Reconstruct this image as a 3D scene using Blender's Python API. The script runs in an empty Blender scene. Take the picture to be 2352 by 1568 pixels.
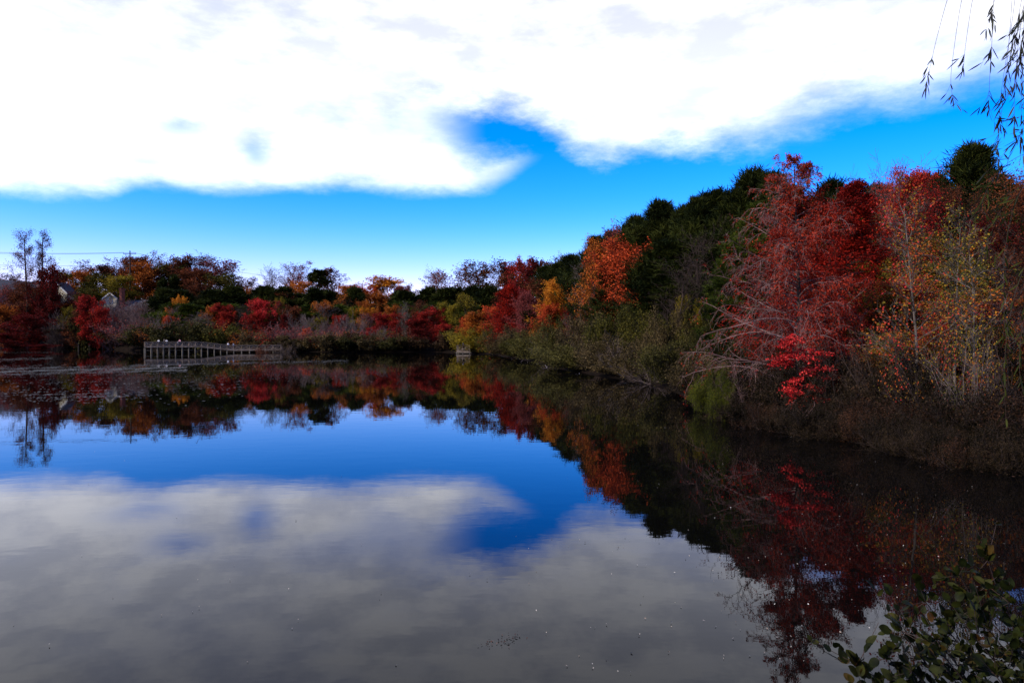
import bpy, bmesh, math, random
import numpy as np
R = math.radians
sc = bpy.context.scene
COL = sc.collection

# ------------------------------------------------------------------ camera
F = 1568.0            # focal length in units of a 2352-wide frame (24 mm on 36 mm)
CAMH = 4.5            # eye height above the water
HOR = 770.0
cam_d = bpy.data.cameras.new("camera"); cam = bpy.data.objects.new("camera", cam_d); COL.objects.link(cam)
cam_d.sensor_width = 36; cam_d.lens = 24; cam_d.clip_end = 6000; cam_d.clip_start = 0.05
cam.location = (0, 0, CAMH)
cam.rotation_euler = (R(90) - math.atan((784 - HOR) / F), 0, 0)
sc.camera = cam
sc.view_settings.view_transform = 'Standard'; sc.view_settings.look = 'None'
sc.view_settings.exposure = 0.0; sc.view_settings.gamma = 1.0
sc.cycles.max_bounces = 4; sc.cycles.diffuse_bounces = 2; sc.cycles.glossy_bounces = 3
sc.cycles.transmission_bounces = 2; sc.cycles.sample_clamp_indirect = 4
sc.cycles.caustics_reflective = False; sc.cycles.caustics_refractive = False

# ------------------------------------------------------------------ sun and sky
SUN_AZ, SUN_EL = R(-122), R(35)        # from the left and a little behind the camera
sun_d = bpy.data.lights.new("sun", 'SUN'); sun = bpy.data.objects.new("sun", sun_d); COL.objects.link(sun)
sun_d.energy = 5.0; sun_d.angle = R(0.5); sun_d.color = (1.0, 0.93, 0.84)
sun.rotation_euler = (R(90) - SUN_EL, 0, -SUN_AZ + math.pi)
sun.location = (-60, -40, 80)

W = bpy.data.worlds.new("World"); sc.world = W; W.use_nodes = True
NT = W.node_tree; NT.nodes.clear()
def wn(t, **kw):
    n = NT.nodes.new(t)
    for k, v in kw.items(): setattr(n, k, v)
    return n
def wl(a, b): NT.links.new(a, b)
def wmath(op, a, b=None, c=None, clamp=False):
    n = wn('ShaderNodeMath', operation=op, use_clamp=clamp)
    for i, v in enumerate((a, b, c)):
        if v is None: continue
        if isinstance(v, (int, float)): n.inputs[i].default_value = v
        else: wl(v, n.inputs[i])
    return n.outputs[0]
def wsmooth(x, lo, hi, a=0.0, b=1.0):
    n = wn('ShaderNodeMapRange', interpolation_type='SMOOTHSTEP')
    for i, v in enumerate((x, lo, hi, a, b)):
        if isinstance(v, (int, float)): n.inputs[i].default_value = v
        else: wl(v, n.inputs[i])
    return n.outputs[0]
geo = wn('ShaderNodeNewGeometry')
neg = wn('ShaderNodeVectorMath', operation='SCALE'); neg.inputs['Scale'].default_value = -1.0
tc = wn('ShaderNodeTexCoord')
sep = wn('ShaderNodeSeparateXYZ'); wl(tc.outputs['Generated'], sep.inputs[0])
X, Y, Z = sep.outputs
az = wmath('ARCTAN2', X, Y)
hor = wmath('SQRT', wmath('ADD', wmath('MULTIPLY', X, X), wmath('MULTIPLY', Y, Y)))
el = wmath('DIVIDE', Z, wmath('MAXIMUM', hor, 0.02))
# noise fields laid out on the sky (azimuth, elevation)
def sky_noise(sx, sy, scale, detail, off=0.0, rough=0.55):
    cb = wn('ShaderNodeCombineXYZ'); wl(wmath('MULTIPLY', az, sx), cb.inputs[0]); wl(wmath('MULTIPLY', el, sy), cb.inputs[1]); cb.inputs[2].default_value = off
    n = wn('ShaderNodeTexNoise'); n.inputs['Scale'].default_value = scale; n.inputs['Detail'].default_value = detail; n.inputs['Roughness'].default_value = rough
    wl(cb.outputs[0], n.inputs['Vector']); return n.outputs['Fac']
n_big = sky_noise(1.0, 2.6, 3.2, 6, 1.3)
n_mid = sky_noise(1.0, 2.2, 9.0, 7, 4.1, 0.6)
n_fine = sky_noise(1.0, 1.7, 26.0, 6, 9.2, 0.62)
n_wisp = sky_noise(2.2, 5.0, 7.0, 8, 2.6, 0.7)
n_veil = sky_noise(1.0, 1.9, 4.2, 5, 7.7, 0.5)
A0, A1 = -0.8, 0.8
def edge_curve(pts, default=None):
    """pts are (x, y) on the photo's frame; turned into azimuth / elevation of the cloud's rim"""
    n = wn('ShaderNodeFloatCurve'); c = n.mapping.curves[0]
    q = []
    for px, py in pts:
        a = math.atan((px - 1176) / F); e = (HOR - py) / F * math.cos(a)
        q.append(((a - A0) / (A1 - A0), e))
    c.points[0].location = q[0]; c.points[1].location = q[-1]
    for p in q[1:-1]: c.points.new(*p)
    n.mapping.extend = 'HORIZONTAL'
    n.mapping.update()
    t = wmath('DIVIDE', wmath('SUBTRACT', az, A0), A1 - A0, clamp=True)
    wl(t, n.inputs['Value']); return n.outputs[0]
low = edge_curve([(-200, 440), (0, 439), (260, 441), (300, 428), (400, 432), (540, 443), (640, 436), (830, 430), (920, 440), (1010, 444), (1090, 441), (1130, 434), (1165, 415), (1215, 380), (1250, 350), (1300, 200), (2500, 0)])
top = edge_curve([(-200, -50), (500, 0), (800, 120), (900, 215), (950, 255), (1000, 290), (1040, 322), (1080, 344), (1130, 358), (1180, 362), (1230, 372), (1300, 400), (2500, 400)])
up = edge_curve([(-200, 420), (800, 300), (880, 262), (960, 250), (1050, 268), (1130, 270), (1200, 284), (1260, 318), (1340, 368), (1400, 388), (1440, 378), (1520, 362), (1640, 358), (1730, 350), (1820, 330), (1930, 305), (2050, 282), (2160, 262), (2260, 240), (2352, 238), (2500, 200)])
w1 = wmath('MULTIPLY', wmath('SUBTRACT', n_mid, 0.5), 0.055)
w2 = wmath('MULTIPLY', wmath('SUBTRACT', n_big, 0.5), 0.05)
w3 = wmath('ADD', wmath('MULTIPLY', wmath('SUBTRACT', n_fine, 0.5), 0.022), wmath('MULTIPLY', wmath('SUBTRACT', n_wisp, 0.5), 0.05))
elw = wmath('ADD', wmath('ADD', el, w3), wmath('ADD', wmath('MULTIPLY', w1, 0.8), wmath('MULTIPLY', w2, 0.35)))
elu = wmath('ADD', wmath('ADD', el, w3), wmath('ADD', wmath('MULTIPLY', w1, 0.8), wmath('MULTIPLY', w2, 0.4)))
lowmask = wsmooth(wmath('SUBTRACT', wmath('ADD', wmath('ADD', el, wmath('MULTIPLY', w3, 0.35)), wmath('MULTIPLY', w1, 0.35)), low), -0.012, 0.03)
topmask = wsmooth(wmath('SUBTRACT', top, elw), -0.02, 0.06)
cloudA = wmath('MULTIPLY', lowmask, topmask)
cloudB = wsmooth(wmath('SUBTRACT', elu, up), -0.014, 0.05)
right_soft = wsmooth(az, 0.25, 0.45, 0.0, 1.0)
cloudB2 = wsmooth(wmath('SUBTRACT', elu, up), -0.005, 0.10)
cloudB = wmath('ADD', wmath('MULTIPLY', cloudB, wmath('SUBTRACT', 1.0, right_soft)), wmath('MULTIPLY', cloudB2, right_soft))
cloud = wmath('MAXIMUM', cloudA, cloudB)
endsoft = wmath('MULTIPLY', wsmooth(az, math.atan((930 - 1176) / F), math.atan((1120 - 1176) / F), 0.75, 0.0), wsmooth(el, 0.232, 0.262))
cloud = wmath('ADD', cloud, wmath('MULTIPLY', wmath('SUBTRACT', 1.0, cloud), endsoft))
# blue showing through thin places of the deck
def hole(px, py, sx, sy, amt):
    a = math.atan((px - 1176) / F); e = (HOR - py) / F * math.cos(a)
    dx = wmath('DIVIDE', wmath('SUBTRACT', wmath('ADD', az, wmath('MULTIPLY', w2, 1.5)), a), sx)
    dy = wmath('DIVIDE', wmath('SUBTRACT', wmath('ADD', el, wmath('MULTIPLY', w1, 0.8)), e), sy)
    d = wmath('ADD', wmath('MULTIPLY', dx, dx), wmath('MULTIPLY', dy, dy))
    return wmath('MULTIPLY', wmath('EXPONENT', wmath('MULTIPLY', d, -1.0)), amt)
for h in ((592, 352, 0.028, 0.024, 0.62), (400, 288, 0.042, 0.018, 0.50), (345, 358, 0.042, 0.016, 0.48), (860, 290, 0.06, 0.03, 0.25), (1960, 262, 0.05, 0.02, 0.35), (2300, 200, 0.10, 0.03, 0.25)):
    cloud = wmath('MULTIPLY', cloud, wmath('SUBTRACT', 1.0, hole(*h)))
# thin veil variation over the whole deck, and unseen cloud behind and overhead, shaped for a dim neutral fill light
cloud = wmath('MULTIPLY', cloud, wsmooth(n_veil, 0.34, 0.58, wsmooth(el, 0.26, 0.36, 0.72, 0.90), 1.0))
behind = wsmooth(wmath('ABSOLUTE', az), 0.85, 1.3)
over = wsmooth(el, 0.50, 0.85)
openf = wmath('MAXIMUM', behind, over)
fill_cloud = wsmooth(n_big, 0.40, 0.62, 0.15, 0.85)
cloud = wmath('ADD', wmath('MULTIPLY', cloud, wmath('SUBTRACT', 1.0, openf)), wmath('MULTIPLY', fill_cloud, openf))
cloud = wmath('MULTIPLY', cloud, wsmooth(el, 0.0, 0.04))
sky = wn('ShaderNodeTexSky'); sky.sky_type = 'NISHITA'; sky.sun_disc = False
sky.sun_elevation = SUN_EL; sky.sun_rotation = SUN_AZ; sky.air_density = 1.0; sky.dust_density = 0.3; sky.ozone_density = 2.5
hsv = wn('ShaderNodeHueSaturation'); hsv.inputs['Saturation'].default_value = 1.6; hsv.inputs['Value'].default_value = 2.1
wl(sky.outputs[0], hsv.inputs['Color'])
tint = wn('ShaderNodeVectorMath', operation='MULTIPLY'); wl(hsv.outputs[0], tint.inputs[0])
tcb = wn('ShaderNodeCombineXYZ'); wl(wsmooth(el, 0.0, 0.22, 1.7, 0.45), tcb.inputs[0]); wl(wsmooth(el, 0.0, 0.20, 1.02, 0.87), tcb.inputs[1]); tcb.inputs[2].default_value = 1.6; wl(tcb.outputs[0], tint.inputs[1])
clc = wn('ShaderNodeMix', data_type='RGBA')
wl(wsmooth(n_mid, 0.35, 0.62), clc.inputs[0])
clc.inputs[6].default_value = (12.6, 13.3, 16.2, 1); clc.inputs[7].default_value = (17.6, 18.0, 20.0, 1)
cdim = wn('ShaderNodeVectorMath', operation='SCALE'); wl(clc.outputs[2], cdim.inputs[0]); wl(wmath('MULTIPLY', wsmooth(el, 0.17, 0.50, 1.0, 0.64), wmath('SUBTRACT', 1.0, wmath('MULTIPLY', openf, 0.62))), cdim.inputs['Scale'])  # cloud out of view is dimmed further to hold the fill light down
mixc = wn('ShaderNodeMix', data_type='RGBA'); wl(cloud, mixc.inputs[0]); wl(tint.outputs[0], mixc.inputs[6]); wl(cdim.outputs[0], mixc.inputs[7])
bg = wn('ShaderNodeBackground'); bg.inputs['Strength'].default_value = 0.10
wl(mixc.outputs[2], bg.inputs['Color'])
wo = wn('ShaderNodeOutputWorld'); wl(bg.outputs[0], wo.inputs[0])

# ------------------------------------------------------------------ materials
def mat(name, col, rough=0.8, spec=0.2):
    m = bpy.data.materials.new(name); m.use_nodes = True
    b = m.node_tree.nodes['Principled BSDF']; b.inputs['Base Color'].default_value = (*col, 1)
    b.inputs['Roughness'].default_value = rough; b.inputs['Specular IOR Level'].default_value = spec
    return m
def noisy(name, c1, c2, scale, rough=0.85, spec=0.2, stretch=(1, 1, 1), detail=5, bump=0.0, coord='Object'):
    m = mat(name, c1, rough, spec); t = m.node_tree; b = t.nodes['Principled BSDF']
    co = t.nodes.new('ShaderNodeTexCoord'); mp = t.nodes.new('ShaderNodeMapping'); mp.inputs['Scale'].default_value = stretch
    n = t.nodes.new('ShaderNodeTexNoise'); n.inputs['Scale'].default_value = scale; n.inputs['Detail'].default_value = detail
    r = t.nodes.new('ShaderNodeValToRGB'); r.color_ramp.elements[0].position = 0.35; r.color_ramp.elements[1].position = 0.65
    r.color_ramp.elements[0].color = (*c1, 1); r.color_ramp.elements[1].color = (*c2, 1)
    t.links.new(co.outputs[coord], mp.inputs[0]); t.links.new(mp.outputs[0], n.inputs['Vector']); t.links.new(n.outputs['Fac'], r.inputs[0]); t.links.new(r.outputs[0], b.inputs['Base Color'])
    if bump:
        bp = t.nodes.new('ShaderNodeBump'); bp.inputs['Strength'].default_value = bump; bp.inputs['Distance'].default_value = 0.05
        t.links.new(n.outputs['Fac'], bp.inputs['Height']); t.links.new(bp.outputs[0], b.inputs['Normal'])
    return m
def leafmat(name, cols, trans=0.22, rough=0.7, spec=0.05):
    """leaf material: the colour of each leaf comes from its own 'tone'"""
    m = bpy.data.materials.new(name); m.use_nodes = True; t = m.node_tree
    b = t.nodes['Principled BSDF']; b.inputs['Roughness'].default_value = rough; b.inputs['Specular IOR Level'].default_value = spec
    at = t.nodes.new('ShaderNodeAttribute'); at.attribute_name = 'tone'
    r = t.nodes.new('ShaderNodeValToRGB'); e = r.color_ramp.elements
    n = len(cols)
    e[0].position = 0.12; e[0].color = (*cols[0], 1); e[1].position = 0.88; e[1].color = (*cols[-1], 1)
    for i in range(1, n - 1):
        k = e.new(0.12 + 0.76 * i / (n - 1)); k.color = (*cols[i], 1)
    t.links.new(at.outputs['Fac'], r.inputs[0]); t.links.new(r.outputs[0], b.inputs['Base Color'])
    tr = t.nodes.new('ShaderNodeBsdfTranslucent'); t.links.new(r.outputs[0], tr.inputs['Color'])
    mx = t.nodes.new('ShaderNodeMixShader'); mx.inputs[0].default_value = trans
    t.links.new(b.outputs[0], mx.inputs[1]); t.links.new(tr.outputs[0], mx.inputs[2])
    t.links.new(mx.outputs[0], t.nodes['Material Output'].inputs[0])
    return m
PAL = {
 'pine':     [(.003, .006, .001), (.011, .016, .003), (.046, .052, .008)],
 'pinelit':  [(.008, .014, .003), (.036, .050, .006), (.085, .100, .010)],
 'red':      [(.10, .008, .006), (.26, .014, .010), (.42, .035, .015)],
 'crimson':  [(.09, .006, .005), (.26, .012, .010), (.44, .035, .020)],
 'darkred':  [(.030, .004, .003), (.085, .006, .005), (.17, .012, .008)],
 'cypress':  [(.06, .003, .002), (.24, .009, .004), (.42, .024, .010)],
 'flame':    [(.16, .020, .008), (.42, .055, .014), (.66, .10, .025)],
 'orange':   [(.14, .035, .008), (.34, .085, .012), (.52, .16, .02)],
 'yellow':   [(.22, .10, .008), (.46, .23, .012), (.62, .36, .02)],
 'amber':    [(.26, .075, .008), (.52, .17, .012), (.66, .26, .02)],
 'rust':     [(.022, .009, .005), (.090, .023, .009), (.20, .055, .018)],
 'rosy':     [(.09, .020, .018), (.20, .040, .035), (.32, .075, .06)],
 'olive':    [(.026, .026, .005), (.065, .058, .009), (.12, .095, .014)],
 'gold':     [(.07, .055, .006), (.16, .12, .01), (.27, .19, .015)],
 'shrub':    [(.007, .008, .002), (.024, .023, .005), (.070, .060, .016)],
 'brown':    [(.008, .006, .003), (.032, .019, .008), (.095, .052, .022)],
 'edge':     [(.003, .003, .001), (.008, .006, .002), (.060, .037, .019)],
 'litter':   [(.006, .004, .002), (.026, .011, .005), (.11, .048, .024)],
 'mixed':    [(.030, .032, .007), (.20, .14, .015), (.42, .09, .014), (.46, .030, .028)],
 'mixgold':  [(.025, .030, .006), (.14, .12, .015), (.32, .20, .020), (.44, .11, .015)],
 'bright':   [(.022, .027, .003), (.056, .064, .005), (.105, .105, .010)],
 'cyp':      [(.05, .005, .003), (.20, .012, .006), (.40, .045, .018)],
 'tan':      [(.014, .010, .004), (.066, .046, .016), (.16, .11, .045)],
 'olivetan': [(.012, .012, .003), (.050, .044, .009), (.13, .11, .028)],
 'vivid':    [(.14, .005, .006), (.42, .014, .014), (.64, .055, .045)],
}
M = {k: leafmat('leaf_' + k, v) for k, v in PAL.items()}
M['bark'] = noisy('bark_dark', (.018, .013, .010), (.05, .038, .03), 6, stretch=(1, 1, .2))
M['barkpale'] = noisy('bark_pale', (.055, .042, .032), (.15, .12, .095), 7, stretch=(1, 1, .3), bump=.4)
M['twig_grey'] = noisy('twig_grey', (.085, .060, .052), (.15, .11, .095), 3)
M['twig_purple'] = noisy('twig_purple', (.070, .040, .038), (.14, .088, .080), 2)
M['twig_pink'] = noisy('twig_pink', (.16, .075, .065), (.26, .14, .12), 3)
M['twig_brown'] = noisy('twig_brown', (.024, .015, .011), (.060, .038, .028), 3)
M['twig_pale'] = noisy('twig_pale', (.08, .040, .036), (.24, .145, .125), .9)

# ------------------------------------------------------------------ object helpers
def tag(o, label=None, cat=None, group=None, kind=None):
    if label: o['label'] = label
    if cat: o['category'] = cat
    if group: o['group'] = group
    if kind: o['kind'] = kind
    return o
def empty(name, loc=(0, 0, 0), rz=0):
    o = bpy.data.objects.new(name, None); COL.objects.link(o); o.location = loc; o.rotation_euler = (0, 0, rz); o.empty_display_size = 0.3
    return o
def link(name, me, m=None, parent=None):
    o = bpy.data.objects.new(name, me); COL.objects.link(o)
    if m is not None and not me.materials: me.materials.append(m)
    if parent is not None: o.parent = parent
    return o
def np_mesh(name, V, Fq, tone=None, m=None, smooth=False):
    me = bpy.data.meshes.new(name)
    V = np.ascontiguousarray(V, dtype=np.float32); Fq = np.ascontiguousarray(Fq, dtype=np.int32); k = Fq.shape[1]
    me.vertices.add(len(V)); me.vertices.foreach_set('co', V.ravel())
    me.loops.add(Fq.size); me.loops.foreach_set('vertex_index', Fq.ravel())
    me.polygons.add(len(Fq)); me.polygons.foreach_set('loop_start', np.arange(0, Fq.size, k, dtype=np.int32))
    me.update(calc_edges=True)
    if tone is not None:
        a = me.attributes.new('tone', 'FLOAT', 'FACE'); a.data.foreach_set('value', np.ascontiguousarray(tone, dtype=np.float32))
    if smooth: me.polygons.foreach_set('use_smooth', np.ones(len(Fq), dtype=bool))
    if m is not None: me.materials.append(m)
    return me
def unit(v): return v / np.maximum(np.linalg.norm(v, axis=-1, keepdims=True), 1e-9)
def perp(d):
    a = np.where(np.abs(d[:, 2:3]) < 0.9, np.array([[0, 0, 1.]]), np.array([[1., 0, 0]]))
    u = unit(np.cross(d, a)); return u, np.cross(d, u)
def tube_arrays(P0, P1, R0, R1, sides=3):
    d = unit(P1 - P0); u, v = perp(d); n = len(P0)
    ang = np.arange(sides) * 2 * np.pi / sides
    c, s = np.cos(ang)[None, :, None], np.sin(ang)[None, :, None]
    ring = u[:, None] * c + v[:, None] * s
    V = np.concatenate([P0[:, None] + ring * R0[:, None, None], P1[:, None] + ring * R1[:, None, None]], axis=1).reshape(-1, 3)
    base = (np.arange(n) * 2 * sides)[:, None]
    j = np.arange(sides); j2 = (j + 1) % sides
    q = np.stack([base + j, base + j2, base + sides + j2, base + sides + j], axis=-1).reshape(-1, 4)
    return V, q
class Wood:
    def __init__(s): s.V = []; s.Q = []; s.n = 0
    def add(s, P0, P1, R0, R1, sides=3):
        V, q = tube_arrays(P0, P1, R0, R1, sides); s.V.append(V); s.Q.append(q + s.n); s.n += len(V)
    def mesh(s, name, m): return np_mesh(name, np.concatenate(s.V), np.concatenate(s.Q), None, m, smooth=True)
def grow(rng, start, dirs, length, rad, segs, wander, trop, wood, sides, taper=0.25):
    """all branches of one level at once; returns nodes (n, segs+1, 3), node directions and radii"""
    n = len(start); P = np.zeros((n, segs + 1, 3)); D = np.zeros((n, segs + 1, 3)); P[:, 0] = start; d = unit(dirs); D[:, 0] = d
    step = (length / segs)[:, None]
    for i in range(segs):
        d = unit(d + rng.normal(0, wander, (n, 3)) + np.array(trop)[None] / segs)
        P[:, i + 1] = P[:, i] + d * step; D[:, i + 1] = d
    t = np.linspace(0, 1, segs + 1)[None]; Rr = rad[:, None] * (1 - (1 - taper) * t)
    for i in range(segs): wood.add(P[:, i], P[:, i + 1], Rr[:, i], Rr[:, i + 1], sides)
    return P, D, Rr
def spawn(rng, P, D, Rr, m, t0, t1, angle, aj=0.2, even=True):
    """m children on each branch; returns start, dir, parent radius, t, parent index"""
    n, k, _ = P.shape; t = (np.tile(np.linspace(0, 1, m)[None], (n, 1)) + rng.uniform(-.5, .5, (n, m)) / m) if even else rng.uniform(0, 1, (n, m))
    t = np.clip(t, 0, 1) * (t1 - t0) + t0
    f = t * (k - 1); i = np.minimum(f.astype(int), k - 2); w = (f - i)[..., None]
    I = np.arange(n)[:, None]
    s = P[I, i] * (1 - w) + P[I, i + 1] * w; d = D[I, np.minimum(i + 1, k - 1)]; r = Rr[I, i] * (1 - w[..., 0]) + Rr[I, i + 1] * w[..., 0]
    s = s.reshape(-1, 3); d = d.reshape(-1, 3); r = r.ravel(); u, v = perp(d)
    ph = rng.uniform(0, 2 * np.pi, len(s)); a = angle + rng.normal(0, aj, len(s))
    a = a[:, None]; dd = d * np.cos(a) + (u * np.cos(ph)[:, None] + v * np.sin(ph)[:, None]) * np.sin(a)
    return s, dd, r, t.ravel(), np.repeat(np.arange(n), m)
def smooth_field(P, rng, freq):
    v = np.zeros(len(P))
    for k in range(4):
        w = rng.normal(0, freq, 3); v += np.sin(P @ w + rng.uniform(0, 6.28))
    return v / 4
def leaves(rng, C, L, Wd, up=0.3, name='crown', tonefreq=0.9, dirs=None, droop=0.0, tonebias=0.0):
    """one diamond-shaped leaf per centre"""
    n = len(C); a = rng.normal(0, 1, (n, 3)); a[:, 2] -= droop
    if dirs is not None: a = dirs + a * 0.45
    a = unit(a); b = rng.normal(0, 1, (n, 3)); b[:, 2] *= (1 - up); b = unit(np.cross(a, np.cross(b, a)) + 1e-6)
    l = (L * rng.uniform(.6, 1.35, n))[:, None]; w = (Wd * rng.uniform(.6, 1.3, n))[:, None]
    V = np.stack([C, C + a * l * .45 + b * w * .5, C + a * l, C + a * l * .55 - b * w * .5], axis=1).reshape(-1, 3)
    Q = np.arange(4 * n).reshape(-1, 4)
    tone = np.clip(.5 + .42 * smooth_field(C, rng, tonefreq) + rng.normal(0, .23, n) + tonebias, 0, 1)
    return V, Q, tone
def profile(kind, t):
    if kind == 'round': return np.sqrt(np.clip(1 - ((t - .42) / .62) ** 2, .05, 1))
    if kind == 'tall': return np.sqrt(np.clip(1 - ((t - .35) / .68) ** 2, .04, 1))
    if kind == 'cone': return np.clip(1.02 - t, .05, 1) ** .8
    if kind == 'flat': return np.sqrt(np.clip(1 - ((t - .62) / .66) ** 2, .05, 1))
    if kind == 'pine': return np.minimum(np.clip(1.01 - t, .015, 1) * 1.35, .92 - .25 * t)
    return np.ones_like(t)
def make_tree(seed, H, CR, c0=.25, prof='round', n1=26, n2=7, n3=4, nl=6, leaf=(.2, .14), sig=.22, a1=1.0, trop1=.5, droop=0, twigr=.012,
              trunkr=None, lean=.02, level3=True, lenj=.22, dropout=0.0, wander=.10, keep=None):
    """broadleaf / bare tree in its own size; returns (wood mesh builder, leaf arrays)"""
    rng = np.random.RandomState(seed); wood = Wood(); tr = trunkr or H * .013
    P, D, Rr = grow(rng, np.array([[0, 0, -.4]]), np.array([[rng.normal(0, lean), rng.normal(0, lean), 1.]]), np.array([H * .97 + .4]), np.array([tr]), 12, .028, (0, 0, .3), wood, 6, .12)
    s, d, r, t, _ = spawn(rng, P, D, Rr, n1, c0, .985, a1, .15)
    tt = (t - c0) / (1 - c0); d = unit(d * (1 - .0 * tt[:, None]) + np.array([[0, 0, 1.]]) * (tt[:, None] ** 2) * .6)
    ln = CR * profile(prof, tt) * rng.uniform(1 - lenj, 1 + lenj, len(s)) * (1.12 - .15 * a1)
    P1, D1, R1 = grow(rng, s, d, ln, np.minimum(r * .55, ln * .022 + .01), 6, wander, (0, 0, trop1), wood, 4, .25)
    s, d, r, t, pi = spawn(rng, P1, D1, R1, n2, .22, 1, .75, .25)
    l2 = ln[pi] * .48 * (1.15 - .55 * t) * rng.uniform(.6, 1.3, len(s))
    P2, D2, R2 = grow(rng, s, d, l2, np.minimum(r * .6, l2 * .02 + twigr), 4, wander * 1.4, (0, 0, trop1 * .8), wood, 3, .35)
    tip = P2[:, 1:].reshape(-1, 3); tipd = D2[:, 1:].reshape(-1, 3)
    if level3:
        s, d, r, t, pi = spawn(rng, P2, D2, R2, n3, .2, 1, .7, .3)
        l3 = l2[pi] * .55 * (1.1 - .4 * t) * rng.uniform(.6, 1.4, len(s))
        P3, D3, R3 = grow(rng, s, d, l3, np.full(len(s), twigr), 2, wander * 1.5, (0, 0, trop1 * .4 - droop), wood, 3, .5)
        tip = np.concatenate([P2[:, 2:].reshape(-1, 3), P3[:, 1:].reshape(-1, 3)]); tipd = np.concatenate([D2[:, 2:].reshape(-1, 3), D3[:, 1:].reshape(-1, 3)])
    if nl <= 0: return wood, None
    if dropout > 0:
        f = smooth_field(tip, rng, 2.2 / max(CR, 1)); k = f > np.quantile(f, dropout); tip = tip[k]; tipd = tipd[k]
    if keep is not None:
        k = keep(tip / H); tip = tip[k]; tipd = tipd[k]
    nn = max(1, int(nl)); C = np.repeat(tip, nn, 0) + rng.normal(0, sig, (len(tip) * nn, 3))
    if nl < 1: C = C[rng.rand(len(C)) < nl]
    return wood, leaves(rng, C, leaf[0], leaf[1], tonefreq=3.2 / CR)
def make_pine(seed, H, CR, c0=.2, n1=44, n2=7, tuft=.5, nn=10, w=.09, tufts=2, a1=.95, prof='pine'):
    rng = np.random.RandomState(seed); wood = Wood()
    P, D, Rr = grow(rng, np.array([[0, 0, -.4]]), np.array([[rng.normal(0, .02), rng.normal(0, .02), 1.]]), np.array([H * .97 + .4]), np.array([H * .013]), 12, .02, (0, 0, .3), wood, 6, .12)
    s, d, r, t, _ = spawn(rng, P, D, Rr, n1, c0, .995, a1, .2); tt = (t - c0) / (1 - c0)
    d = unit(d + np.array([[0, 0, 1.]]) * (.6 * tt[:, None] ** 2))
    ln = CR * profile(prof, tt) * rng.uniform(.5, 1.3, len(s))
    P1, D1, R1 = grow(rng, s, d, ln, np.minimum(r * .4, ln * .015 + .01), 5, .07, (0, 0, .55), wood, 3, .3)
    s, d, r, t, pi = spawn(rng, P1, D1, R1, n2, .3, 1, .75, .25)
    l2 = (ln[pi] * .34 * (1.2 - .6 * t) + .25) * rng.uniform(.6, 1.3, len(s))
    P2, D2, R2 = grow(rng, s, d, l2, np.full(len(s), .014), 3, .08, (0, 0, .8), wood, 3, .5)
    T = np.concatenate([P2[:, 1:].reshape(-1, 3), P1[:, 3:].reshape(-1, 3), P[:, -3:].reshape(-1, 3)]); TD = np.concatenate([D2[:, 1:].reshape(-1, 3), D1[:, 3:].reshape(-1, 3), D[:, -3:].reshape(-1, 3)])
    T = np.repeat(T, tufts, 0) + rng.normal(0, tuft * .35, (len(T) * tufts, 3)); TD = np.repeat(TD, tufts, 0) + np.array([[0, 0, 1.3]])
    C = np.repeat(T, nn, 0) + rng.normal(0, tuft * .10, (len(T) * nn, 3)); dirs = unit(np.repeat(unit(TD), nn, 0) * .75 + rng.normal(0, .55, (len(C), 3)))
    n = len(C); b = unit(np.cross(dirs, rng.normal(0, 1, (n, 3)))); l = (tuft * rng.uniform(.6, 1.2, n))[:, None]
    V = np.stack([C, C + dirs * l * .5 + b * w * .5, C + dirs * l, C + dirs * l * .5 - b * w * .5], 1).reshape(-1, 3)
    tn = np.repeat(np.clip(.5 + .35 * smooth_field(T, rng, 3.0 / CR) + rng.normal(0, .22, len(T)), 0, 1), nn) + rng.normal(0, .10, n)
    return wood, (V, np.arange(4 * n).reshape(-1, 4), np.clip(tn, 0, 1))
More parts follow.
